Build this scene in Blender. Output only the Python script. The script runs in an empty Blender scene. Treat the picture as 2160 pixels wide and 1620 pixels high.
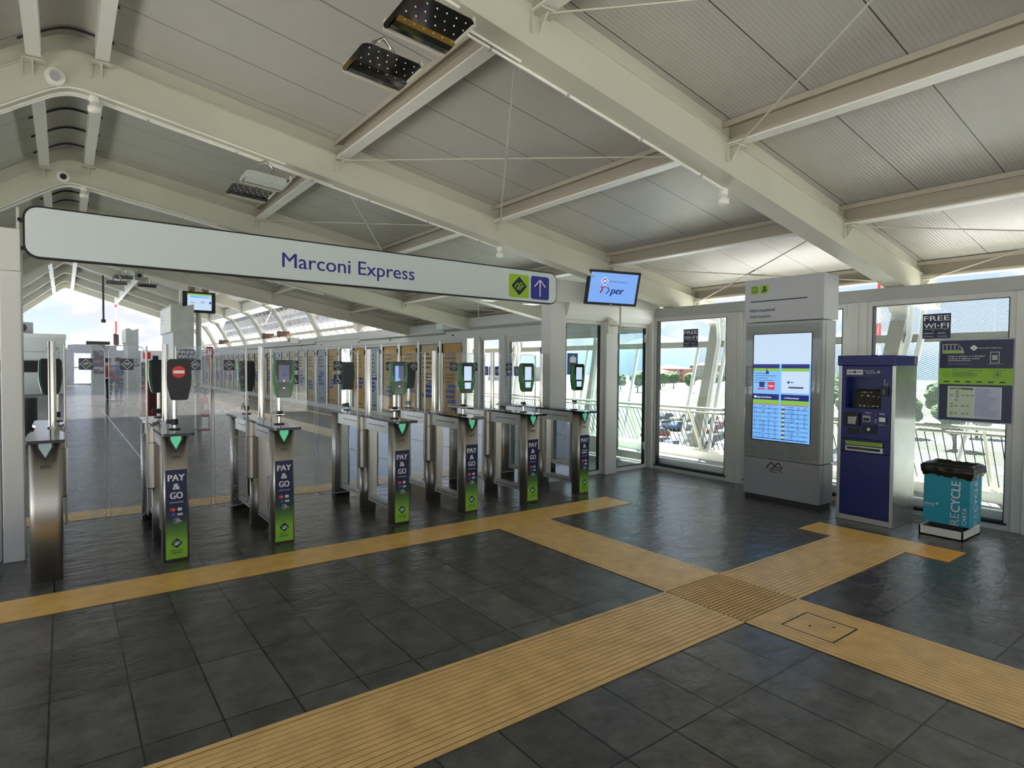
import bpy, bmesh, math, random
from mathutils import Vector, Matrix
random.seed(7)
D = bpy.data
SC = bpy.context.scene
COL = SC.collection

# ------------------------------------------------------------ camera
F_PX = 1265.34
YAW, PITCH, ROLL = [math.radians(a) for a in (36.766, 1.65, 0.4432)]
_f = Vector((math.sin(YAW) * math.cos(PITCH), math.cos(YAW) * math.cos(PITCH), -math.sin(PITCH)))
_r = Vector((math.cos(YAW), -math.sin(YAW), 0)); _u = _r.cross(_f)
_r2 = math.cos(ROLL) * _r + math.sin(ROLL) * _u
_u2 = -math.sin(ROLL) * _r + math.cos(ROLL) * _u
cam_d = D.cameras.new('camera'); cam = D.objects.new('camera', cam_d); COL.objects.link(cam)
cam_d.sensor_fit = 'HORIZONTAL'; cam_d.sensor_width = 36; cam_d.lens = F_PX / 2160 * 36
cam_d.clip_end = 2000; cam_d.clip_start = 0.05
m = Matrix((_r2, _u2, -_f)).transposed().to_4x4(); m.translation = Vector((0, 0, 1.6))
cam.matrix_world = m
SC.camera = cam

# ------------------------------------------------------------ world
def lin(c):
    c = c / 255 if c > 1 else c
    return c / 12.92 if c <= 0.04045 else ((c + 0.055) / 1.055) ** 2.4
def rgb(r, g, b): return (lin(r), lin(g), lin(b), 1)
W = D.worlds.new('sky'); SC.world = W; W.use_nodes = True
nt = W.node_tree; nt.nodes.clear()
def N(t, nt_, **k):
    n = nt_.nodes.new(t)
    for a, v in k.items(): setattr(n, a, v)
    return n
tc = N('ShaderNodeTexCoord', nt); sx = N('ShaderNodeSeparateXYZ', nt)
nt.links.new(tc.outputs['Generated'], sx.inputs[0])
grad = N('ShaderNodeValToRGB', nt)
e = grad.color_ramp.elements
e[0].position = 0.0; e[0].color = rgb(222, 234, 250); e[1].position = 0.6; e[1].color = rgb(150, 178, 222)
k_ = e.new(0.15); k_.color = rgb(176, 202, 240)
nt.links.new(sx.outputs['Z'], grad.inputs[0])
mp = N('ShaderNodeMapping', nt); mp.inputs['Scale'].default_value = (1, 1, 2.2); mp.inputs['Location'].default_value = (.35, .1, .12)
nt.links.new(tc.outputs['Generated'], mp.inputs[0])
no = N('ShaderNodeTexNoise', nt); no.inputs['Scale'].default_value = 5.5; no.inputs['Detail'].default_value = 9; no.inputs['Roughness'].default_value = .56
nt.links.new(mp.outputs[0], no.inputs[0])
cr = N('ShaderNodeValToRGB', nt); cr.color_ramp.elements[0].position = .46; cr.color_ramp.elements[1].position = .56
nt.links.new(no.outputs[0], cr.inputs[0])
no2 = N('ShaderNodeTexNoise', nt); no2.inputs['Scale'].default_value = 14; no2.inputs['Detail'].default_value = 8
nt.links.new(mp.outputs[0], no2.inputs[0])
cc = N('ShaderNodeValToRGB', nt)
cc.color_ramp.elements[0].position = .35; cc.color_ramp.elements[0].color = rgb(214, 218, 232)
cc.color_ramp.elements[1].position = .6; cc.color_ramp.elements[1].color = (1.0, .98, .95, 1)
nt.links.new(no2.outputs[0], cc.inputs[0])
mx = N('ShaderNodeMix', nt, data_type='RGBA')
nt.links.new(cr.outputs[0], mx.inputs[0]); nt.links.new(grad.outputs[0], mx.inputs[6]); nt.links.new(cc.outputs[0], mx.inputs[7])
bg = N('ShaderNodeBackground', nt); bg.inputs[1].default_value = .36
nt.links.new(mx.outputs[2], bg.inputs[0])
wo = N('ShaderNodeOutputWorld', nt); nt.links.new(bg.outputs[0], wo.inputs[0])
sun_d = D.lights.new('sun', 'SUN'); sun_d.energy = 15; sun_d.angle = .02; sun_d.color = (1, .965, .92)
sun = D.objects.new('sun', sun_d); COL.objects.link(sun)
sun.rotation_euler = Vector((-.30, -.36, -.88)).to_track_quat('-Z', 'Y').to_euler()
vs = SC.view_settings
SC.display_settings.display_device = 'sRGB'
vs.view_transform = 'Standard'; vs.look = 'None'; vs.gamma = 1; vs.use_curve_mapping = False
vs.exposure = 1.87
SC.cycles.max_bounces = 10; SC.cycles.diffuse_bounces = 6; SC.cycles.transparent_max_bounces = 24
SC.cycles.glossy_bounces = 4; SC.cycles.transmission_bounces = 6

# ------------------------------------------------------------ materials
MATS = {}
def mat(name, col, rough=.5, metal=0, emit=0, spec=.5, bump=0, bscale=30, var=0, vscale=4):
    if name in MATS: return MATS[name]
    M = D.materials.new(name); M.use_nodes = True; t = M.node_tree; b = t.nodes['Principled BSDF']
    c = rgb(*col)
    b.inputs['Base Color'].default_value = c; b.inputs['Roughness'].default_value = rough
    b.inputs['Metallic'].default_value = metal; b.inputs['Specular IOR Level'].default_value = spec
    if emit:
        b.inputs['Emission Color'].default_value = c; b.inputs['Emission Strength'].default_value = emit
    tcn = N('ShaderNodeTexCoord', t)
    if var:
        n = N('ShaderNodeTexNoise', t); n.inputs['Scale'].default_value = vscale; n.inputs['Detail'].default_value = 6
        t.links.new(tcn.outputs['Object'], n.inputs[0])
        h = N('ShaderNodeHueSaturation', t); h.inputs['Color'].default_value = c
        mr = N('ShaderNodeMapRange', t); mr.inputs[3].default_value = 1 - var; mr.inputs[4].default_value = 1 + var
        mr.inputs[1].default_value = .3; mr.inputs[2].default_value = .7
        t.links.new(n.outputs[0], mr.inputs[0]); t.links.new(mr.outputs[0], h.inputs['Value'])
        t.links.new(h.outputs[0], b.inputs['Base Color'])
    if bump:
        n = N('ShaderNodeTexNoise', t); n.inputs['Scale'].default_value = bscale; n.inputs['Detail'].default_value = 4
        t.links.new(tcn.outputs['Object'], n.inputs[0])
        bm_ = N('ShaderNodeBump', t); bm_.inputs['Strength'].default_value = bump; bm_.inputs['Distance'].default_value = .01
        t.links.new(n.outputs[0], bm_.inputs['Height']); t.links.new(bm_.outputs[0], b.inputs['Normal'])
    MATS[name] = M
    return M
white = mat('white_paint', (230, 229, 220), .45, var=.03)
cream = mat('cream_beam_paint', (196, 195, 178), .5, var=.04, vscale=2)
alu = mat('white_aluminium', (205, 205, 200), .4)
alu_d = mat('grey_aluminium', (168, 170, 166), .4)
black = mat('black_plastic', (14, 14, 16), .42)
blackgloss = mat('black_gloss', (12, 12, 14), .12)
gasket = mat('black_gasket', (18, 19, 20), .6)
darkgrey = mat('dark_grey_metal', (60, 60, 60), .45)
navy = mat('navy_print', (26, 30, 68), .35)
navy_box = mat('navy_enamel', (22, 33, 104), .35)
green = mat('green_print', (140, 190, 50), .4)
lime = mat('lime_print', (150, 190, 40), .4)
tri = mat('green_lens', (90, 200, 150), .25, emit=.12)
tri_off = mat('pale_lens', (185, 205, 208), .25)
wprint = mat('white_print', (240, 240, 240), .4)
blueprint = mat('blue_print', (40, 44, 140), .4)
bluetext = mat('deep_blue_print', (26, 30, 130), .4)
signface = mat('pale_sign_panel', (205, 215, 214), .4)
red = mat('red_print', (215, 40, 32), .4)
darkred = mat('maroon_paint', (110, 20, 30), .4)
orange = mat('orange_print', (240, 110, 40), .4)
teal = mat('teal_card', (28, 156, 182), .5, var=.02)
greenshell = mat('green_shell', (36, 120, 36), .3)
cardboard = mat('dark_interior', (20, 20, 20), .8)
skin = mat('skin', (190, 140, 115), .6)
hair = mat('dark_hair', (25, 20, 18), .7)
denim = mat('blue_denim', (52, 84, 140), .8)
bluecloth = mat('blue_shirt', (80, 110, 165), .8)
redcloth = mat('red_jacket', (135, 22, 30), .8)
blackcloth = mat('black_cloth', (20, 20, 24), .85)
bagmat = mat('black_bin_liner', (10, 10, 11), .28, bump=.6, bscale=18)

def steel_mat():
    M = mat('brushed_steel', (176, 170, 158), .32, 1.0)
    t = M.node_tree; b = t.nodes['Principled BSDF']
    tcn = N('ShaderNodeTexCoord', t); mp_ = N('ShaderNodeMapping', t); mp_.inputs['Scale'].default_value = (9, 9, .7)
    n = N('ShaderNodeTexNoise', t); n.inputs['Scale'].default_value = 6; n.inputs['Detail'].default_value = 6
    t.links.new(tcn.outputs['Object'], mp_.inputs[0]); t.links.new(mp_.outputs[0], n.inputs[0])
    mr = N('ShaderNodeMapRange', t); mr.inputs[3].default_value = .3; mr.inputs[4].default_value = .5
    t.links.new(n.outputs[0], mr.inputs[0]); t.links.new(mr.outputs[0], b.inputs['Roughness'])
    return M
steel = steel_mat(); steel.node_tree.nodes['Principled BSDF'].inputs['Base Color'].default_value = rgb(205, 200, 190)
galv = mat('galvanised_sheet', (188, 190, 184), .3, .85, var=.08, vscale=5)
mirror = mat('polished_steel', (215, 212, 205), .08, 1.0)
chrome = mat('polished_tube', (205, 200, 190), .18, 1.0)

def glass_mat(name, tint, refl=.06, rough=.02, haze=0, trans=False):
    M = D.materials.new(name); M.use_nodes = True; t = M.node_tree; t.nodes.clear()
    tr = N('ShaderNodeBsdfTransparent', t); tr.inputs[0].default_value = tint
    gl = N('ShaderNodeBsdfGlossy', t); gl.inputs['Roughness'].default_value = rough; gl.inputs[0].default_value = (1, 1, 1, 1)
    lw = N('ShaderNodeFresnel', t); lw.inputs[0].default_value = 1.45
    mixs = N('ShaderNodeMixShader', t)
    t.links.new(lw.outputs[0], mixs.inputs[0]); t.links.new(tr.outputs[0], mixs.inputs[1]); t.links.new(gl.outputs[0], mixs.inputs[2])
    out = N('ShaderNodeOutputMaterial', t); last = mixs
    if haze:
        df = N('ShaderNodeBsdfTranslucent' if trans else 'ShaderNodeBsdfDiffuse', t); df.inputs[0].default_value = (.75, .78, .84, 1)
        tcn = N('ShaderNodeTexCoord', t); mp_ = N('ShaderNodeMapping', t); mp_.inputs['Scale'].default_value = (1.3, 1.3, 6)
        mp_.inputs['Rotation'].default_value = (0, .25, .2)
        n = N('ShaderNodeTexNoise', t); n.inputs['Scale'].default_value = 9; n.inputs['Detail'].default_value = 8; n.inputs['Roughness'].default_value = .7
        n.inputs['Distortion'].default_value = 1.5
        t.links.new(tcn.outputs['Object'], mp_.inputs[0]); t.links.new(mp_.outputs[0], n.inputs[0])
        cr_ = N('ShaderNodeValToRGB', t); ee = cr_.color_ramp.elements
        ee[0].position = .53; ee[0].color = (haze, haze, haze, 1); ee[1].position = .62; ee[1].color = (haze * 5,) * 3 + (1,)
        t.links.new(n.outputs[0], cr_.inputs[0])
        ms2 = N('ShaderNodeMixShader', t)
        t.links.new(cr_.outputs[0], ms2.inputs[0]); t.links.new(mixs.outputs[0], ms2.inputs[1]); t.links.new(df.outputs[0], ms2.inputs[2]); last = ms2
    t.links.new(last.outputs[0], out.inputs[0])
    MATS[name] = M
    return M
glass = glass_mat('window_glass', (.9, .96, .95, 1))
smoked = glass_mat('smoked_infill', (.42, .43, .41, 1))
glass_g = glass_mat('door_glass', (.78, .9, .88, 1))
perspex = glass_mat('scratched_perspex', (.93, .95, .98, 1), haze=.10)
perspex_c = glass_mat('clear_perspex', (.9, .95, .97, 1), haze=.05)
pexedge = mat('perspex_edge', (215, 225, 235), .3)

def screen_mat(name, col, strength):
    M = mat(name, col, .15, 0, strength); M.node_tree.nodes['Principled BSDF'].inputs['Base Color'].default_value = (.02, .02, .02, 1)
    return M
scr_blue = screen_mat('lit_blue_screen', (118, 160, 226), 0.32)
scr_pale = screen_mat('lit_pale_screen', (200, 222, 245), 0.27)
scr_sky = screen_mat('lit_sky_screen', (120, 178, 236), 0.31)
scr_green = screen_mat('lit_green_screen', (120, 170, 60), 0.36)
scr_navy = screen_mat('lit_navy_screen', (24, 34, 110), 0.3)
scr_white = screen_mat('lit_white_screen', (235, 240, 248), 0.4)
scr_red = screen_mat('lit_red_screen', (190, 40, 60), 0.36)
scr_grey = screen_mat('lit_grey_screen', (62, 64, 84), 0.34)
scr_dark = mat('dark_screen', (32, 30, 30), .12)
scr_ochre = screen_mat('lit_ochre_screen', (200, 180, 90), 0.34)

def tile_mat():
    M = D.materials.new('slate_tiles'); M.use_nodes = True; t = M.node_tree; b = t.nodes['Principled BSDF']
    tcn = N('ShaderNodeTexCoord', t); mp_ = N('ShaderNodeMapping', t); mp_.inputs['Location'].default_value = (.067 + .0048, -1.648 + .0048, 0)
    t.links.new(tcn.outputs['Object'], mp_.inputs[0])
    br = N('ShaderNodeTexBrick', t); br.offset = 0; br.squash = 1
    for k, v in (('Scale', 1), ('Mortar Size', .0048), ('Mortar Smooth', .1), ('Bias', 0), ('Brick Width', .3165), ('Row Height', .6265)): br.inputs[k].default_value = v
    br.inputs['Color1'].default_value = rgb(76, 75, 73); br.inputs['Color2'].default_value = rgb(94, 92, 89); br.inputs['Mortar'].default_value = rgb(10, 10, 10)
    t.links.new(mp_.outputs[0], br.inputs[0])
    n = N('ShaderNodeTexNoise', t); n.inputs['Scale'].default_value = 5; n.inputs['Detail'].default_value = 12; n.inputs['Roughness'].default_value = .68
    t.links.new(tcn.outputs['Object'], n.inputs[0])
    mr = N('ShaderNodeMapRange', t); mr.inputs[1].default_value = .3; mr.inputs[2].default_value = .7; mr.inputs[3].default_value = .55; mr.inputs[4].default_value = 1.4
    t.links.new(n.outputs[0], mr.inputs[0])
    mm = N('ShaderNodeMix', t, data_type='RGBA', blend_type='MULTIPLY'); mm.inputs[0].default_value = 1
    t.links.new(br.outputs['Color'], mm.inputs[6]); t.links.new(mr.outputs[0], mm.inputs[7]); t.links.new(mm.outputs[2], b.inputs['Base Color'])
    n2 = N('ShaderNodeTexNoise', t); n2.inputs['Scale'].default_value = 26; n2.inputs['Detail'].default_value = 8
    mp2 = N('ShaderNodeMapping', t); mp2.inputs['Scale'].default_value = (.55, 1, 1); t.links.new(tcn.outputs['Object'], mp2.inputs[0]); t.links.new(mp2.outputs[0], n2.inputs[0])
    ad = N('ShaderNodeMath', t, operation='MULTIPLY_ADD'); ad.inputs[1].default_value = -.9
    t.links.new(br.outputs['Fac'], ad.inputs[0]); t.links.new(n2.outputs[0], ad.inputs[2])
    bp = N('ShaderNodeBump', t); bp.inputs['Strength'].default_value = .55; bp.inputs['Distance'].default_value = .006
    n3 = N('ShaderNodeTexNoise', t); n3.inputs['Scale'].default_value = 7; n3.inputs['Detail'].default_value = 5; t.links.new(mp2.outputs[0], n3.inputs[0])
    bq = N('ShaderNodeBump', t); bq.inputs['Strength'].default_value = .5; bq.inputs['Distance'].default_value = .02; t.links.new(n3.outputs[0], bq.inputs['Height']); t.links.new(bq.outputs[0], bp.inputs['Normal'])
    t.links.new(ad.outputs[0], bp.inputs['Height']); t.links.new(bp.outputs[0], b.inputs['Normal'])
    b.inputs['Roughness'].default_value = .24; b.inputs['Specular IOR Level'].default_value = .5
    return M
tiles = tile_mat()

def yellow_mat(name, col):
    M = mat(name, col, .34, var=.12, vscale=7, bump=.15, bscale=60); return M
yel = yellow_mat('yellow_tactile_rubber', (244, 202, 132))
yel_flat = yellow_mat('yellow_floor_tape', (246, 196, 106))
yel_or = yellow_mat('orange_floor_tape', (248, 176, 58))

def roof_mat():
    M = mat('ribbed_roof_sheet', (190, 188, 180), .42); t = M.node_tree; b = t.nodes['Principled BSDF']
    tcn = N('ShaderNodeTexCoord', t); sp = N('ShaderNodeSeparateXYZ', t); t.links.new(tcn.outputs['Object'], sp.inputs[0])
    mo = N('ShaderNodeMath', t, operation='WRAP'); mo.inputs[1].default_value = 1; mo.inputs[2].default_value = 0
    sc_ = N('ShaderNodeMath', t, operation='MULTIPLY_ADD'); sc_.inputs[1].default_value = 1 / .604; sc_.inputs[2].default_value = -1.53 / .604 + .006
    t.links.new(sp.outputs['Y'], sc_.inputs[0]); t.links.new(sc_.outputs[0], mo.inputs[0])
    lt = N('ShaderNodeMath', t, operation='LESS_THAN'); lt.inputs[1].default_value = .013; t.links.new(mo.outputs[0], lt.inputs[0])
    s2 = N('ShaderNodeMath', t, operation='MULTIPLY'); s2.inputs[1].default_value = 2 * math.pi / .0302; t.links.new(sp.outputs['Y'], s2.inputs[0])
    sn = N('ShaderNodeMath', t, operation='SINE'); t.links.new(s2.outputs[0], sn.inputs[0])
    hh = N('ShaderNodeMath', t, operation='MULTIPLY_ADD'); hh.inputs[1].default_value = -6; t.links.new(lt.outputs[0], hh.inputs[0]); t.links.new(sn.outputs[0], hh.inputs[2])
    bp = N('ShaderNodeBump', t); bp.inputs['Strength'].default_value = .42; bp.inputs['Distance'].default_value = .0016
    t.links.new(hh.outputs[0], bp.inputs['Height']); t.links.new(bp.outputs[0], b.inputs['Normal'])
    m2 = N('ShaderNodeMix', t, data_type='RGBA'); m2.inputs[6].default_value = rgb(190, 188, 180); m2.inputs[7].default_value = rgb(70, 68, 62)
    t.links.new(lt.outputs[0], m2.inputs[0]); t.links.new(m2.outputs[2], b.inputs['Base Color'])
    return M
roofm = roof_mat()

def mesh_mat():
    M = D.materials.new('expanded_metal'); M.use_nodes = True; t = M.node_tree; t.nodes.clear()
    tcn = N('ShaderNodeTexCoord', t); sp = N('ShaderNodeSeparateXYZ', t); t.links.new(tcn.outputs['Object'], sp.inputs[0])
    outs = []
    for sgn in (1, -1):
        a = N('ShaderNodeMath', t, operation='MULTIPLY'); a.inputs[1].default_value = sgn * 15; t.links.new(sp.outputs['Y'], a.inputs[0])
        c = N('ShaderNodeMath', t, operation='MULTIPLY_ADD'); c.inputs[1].default_value = 34; t.links.new(sp.outputs['Z'], c.inputs[0]); t.links.new(a.outputs[0], c.inputs[2])
        w = N('ShaderNodeMath', t, operation='WRAP'); w.inputs[1].default_value = 1; w.inputs[2].default_value = 0; t.links.new(c.outputs[0], w.inputs[0])
        l = N('ShaderNodeMath', t, operation='LESS_THAN'); l.inputs[1].default_value = .2; t.links.new(w.outputs[0], l.inputs[0]); outs.append(l)
    mxx = N('ShaderNodeMath', t, operation='MAXIMUM'); t.links.new(outs[0].outputs[0], mxx.inputs[0]); t.links.new(outs[1].outputs[0], mxx.inputs[1])
    tr = N('ShaderNodeBsdfTransparent', t); df = N('ShaderNodeBsdfDiffuse', t); df.inputs[0].default_value = rgb(150, 155, 158)
    ms = N('ShaderNodeMixShader', t); t.links.new(mxx.outputs[0], ms.inputs[0]); t.links.new(tr.outputs[0], ms.inputs[1]); t.links.new(df.outputs[0], ms.inputs[2])
    o = N('ShaderNodeOutputMaterial', t); t.links.new(ms.outputs[0], o.inputs[0]); return M
meshm = mesh_mat()

def paygo_mat():
    M = mat('advert_gradient', (26, 30, 68), .38); t = M.node_tree; b = t.nodes['Principled BSDF']
    tcn = N('ShaderNodeTexCoord', t); sp = N('ShaderNodeSeparateXYZ', t); t.links.new(tcn.outputs['Object'], sp.inputs[0])
    mr = N('ShaderNodeMapRange', t); mr.inputs[1].default_value = 0; mr.inputs[2].default_value = .75; t.links.new(sp.outputs['Z'], mr.inputs[0])
    r = N('ShaderNodeValToRGB', t); el = r.color_ramp.elements
    el[0].position = .2; el[0].color = rgb(150, 205, 62); el[1].position = .62; el[1].color = rgb(24, 30, 76)
    q = el.new(.33); q.color = rgb(96, 140, 62); q = el.new(.46); q.color = rgb(40, 62, 66)
    t.links.new(mr.outputs[0], r.inputs[0]); t.links.new(r.outputs[0], b.inputs['Base Color']); return M
paygo = paygo_mat()

def ground_mat():
    M = D.materials.new('far_ground'); M.use_nodes = True; t = M.node_tree; b = t.nodes['Principled BSDF']; b.inputs['Roughness'].default_value = .9
    tcn = N('ShaderNodeTexCoord', t); n = N('ShaderNodeTexNoise', t); n.inputs['Scale'].default_value = .045; n.inputs['Detail'].default_value = 6
    t.links.new(tcn.outputs['Object'], n.inputs[0]); r = N('ShaderNodeValToRGB', t); el = r.color_ramp.elements
    el[0].position = .46; el[0].color = rgb(112, 117, 128); el[1].position = .56; el[1].color = rgb(58, 74, 48)
    q = el.new(.5); q.color = rgb(98, 104, 106); q = el.new(.68); q.color = rgb(70, 78, 60)
    t.links.new(n.outputs[0], r.inputs[0]); t.links.new(r.outputs[0], b.inputs['Base Color']); return M
groundm = ground_mat()

# ------------------------------------------------------------ mesh builder
class MB:
    def __init__(s): s.v = []; s.f = []; s.m = []; s.mats = []; s.sm = []
    def mi(s, m):
        if m not in s.mats: s.mats.append(m)
        return s.mats.index(m)
    def add(s, vs_, fs, m, smooth=False):
        o = len(s.v); s.v += [tuple(v) for v in vs_]
        i = s.mi(m)
        for f in fs: s.f.append([o + k for k in f]); s.m.append(i); s.sm.append(smooth)
        return s
    def box(s, x0, x1, y0, y1, z0, z1, m):
        v = [(x, y, z) for z in (z0, z1) for y in (y0, y1) for x in (x0, x1)]
        return s.add(v, [(0, 2, 3, 1), (4, 5, 7, 6), (0, 1, 5, 4), (2, 6, 7, 3), (0, 4, 6, 2), (1, 3, 7, 5)], m)
    def prism(s, pts, a, b, m, ax='z', smooth=False):
        # pts 2D, extruded a..b along ax
        n = len(pts)
        def P(p, h):
            return {'z': (p[0], p[1], h), 'y': (p[0], h, p[1]), 'x': (h, p[0], p[1])}[ax]
        area = sum(pts[i][0] * pts[(i + 1) % n][1] - pts[(i + 1) % n][0] * pts[i][1] for i in range(n))
        v = [P(p, a) for p in pts] + [P(p, b) for p in pts]
        fl = (area < 0) ^ (ax == 'y') ^ (b < a)
        caps = [list(range(n))[::-1], list(range(n, 2 * n))]; sides = [(i, (i + 1) % n, n + (i + 1) % n, n + i) for i in range(n)]
        if fl: caps = [c[::-1] for c in caps]; sides = [q[::-1] for q in sides]
        s.add(v, caps, m); o = len(s.v) - 2 * n; i_ = s.mi(m)
        for q in sides: s.f.append([o + k for k in q]); s.m.append(i_); s.sm.append(smooth)
        return s
    def tube(s, pts, r, m, n=8, caps=True, r2=None):
        pts = [Vector(p) for p in pts]; rings = []
        up = None
        for i, p in enumerate(pts):
            d = (pts[min(i + 1, len(pts) - 1)] - pts[max(i - 1, 0)]).normalized()
            if up is None:
                up = Vector((0, 0, 1)) if abs(d.z) < .9 else Vector((1, 0, 0))
            a = d.cross(up).normalized(); b = a.cross(d).normalized(); up = b
            rr = r if r2 is None else r + (r2 - r) * i / (len(pts) - 1)
            rings.append([p + (a * math.cos(2 * math.pi * k / n) + b * math.sin(2 * math.pi * k / n)) * rr for k in range(n)])
        v = [q for R in rings for q in R]; f = []
        for i in range(len(pts) - 1):
            for k in range(n):
                f.append((i * n + k, (i + 1) * n + k, (i + 1) * n + (k + 1) % n, i * n + (k + 1) % n))
        s.add(v, f, m, True)
        if caps:
            s.add(rings[0], [list(range(n))], m); s.add(rings[-1], [list(range(n))[::-1]], m)
        return s
    def cyl(s, x, y, z0, z1, r, m, n=20, r2=None): return s.tube([(x, y, z0), (x, y, z1)], r, m, n, True, r2)
    def lathe(s, prof, c, m, n=20):
        v = []; f = []
        for (r, z) in prof:
            v += [(c[0] + r * math.cos(2 * math.pi * k / n), c[1] + r * math.sin(2 * math.pi * k / n), c[2] + z) for k in range(n)]
        for i in range(len(prof) - 1):
            for k in range(n): f.append((i * n + k, i * n + (k + 1) % n, (i + 1) * n + (k + 1) % n, (i + 1) * n + k))
        f.append(list(range(n))[::-1]); f.append([(len(prof) - 1) * n + k for k in range(n)])
        return s.add(v, f, m, True)
    def quad(s, a, b, c, d, m): return s.add([a, b, c, d], [(0, 1, 2, 3)], m)
    def bar(s, p0, p1, w, h, m, up=(0, 0, 1)):
        p0 = Vector(p0); p1 = Vector(p1); d = (p1 - p0).normalized(); u = Vector(up); a = d.cross(u).normalized(); b = a.cross(d).normalized()
        v = []
        for p in (p0, p1):
            for (i, j) in ((-1, -1), (1, -1), (1, 1), (-1, 1)): v.append(p + a * i * w / 2 + b * j * h / 2)
        return s.add(v, [(0, 1, 2, 3), (7, 6, 5, 4), (0, 4, 5, 1), (1, 5, 6, 2), (2, 6, 7, 3), (3, 7, 4, 0)], m)
    def mesh(s, name):
        me = D.meshes.new(name); me.from_pydata(s.v, [], s.f)
        for m_ in s.mats: me.materials.append(m_)
        me.polygons.foreach_set('material_index', s.m); me.polygons.foreach_set('use_smooth', s.sm); me.update()
        return me
    def build(s, name, parent=None, bevel=0, loc=None):
        o = D.objects.new(name, s.mesh(name)); COL.objects.link(o)
        if parent: o.parent = parent
        if loc: o.location = loc
        if bevel:
            b = o.modifiers.new('bevel', 'BEVEL'); b.width = bevel; b.segments = 2; b.limit_method = 'ANGLE'
        return o
def rrect(x0, x1, y0, y1, r, n=5):
    p = []
    for (cx, cy, a0) in ((x1 - r, y1 - r, 0), (x0 + r, y1 - r, 90), (x0 + r, y0 + r, 180), (x1 - r, y0 + r, 270)):
        for i in range(n + 1):
            a = math.radians(a0 + 90 * i / n); p.append((cx + r * math.cos(a), cy + r * math.sin(a)))
    return p
def thing(name, label, cat, loc=(0, 0, 0), rz=0, group=None):
    o = D.objects.new(name, None); COL.objects.link(o); o.location = loc; o.rotation_euler = (0, 0, rz); o.empty_display_size = .1
    o['label'] = label; o['category'] = cat
    if group: o['group'] = group
    return o
def tag(o, label, cat, group=None, kind=None):
    o['label'] = label; o['category'] = cat
    if group: o['group'] = group
    if kind: o['kind'] = kind
    return o
def struct(o): o['kind'] = 'structure'; return o
def sroot(name, loc=(0, 0, 0)):
    o = D.objects.new(name, None); COL.objects.link(o); o.location = loc; o.empty_display_size = .1; o['kind'] = 'structure'; return o

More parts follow.
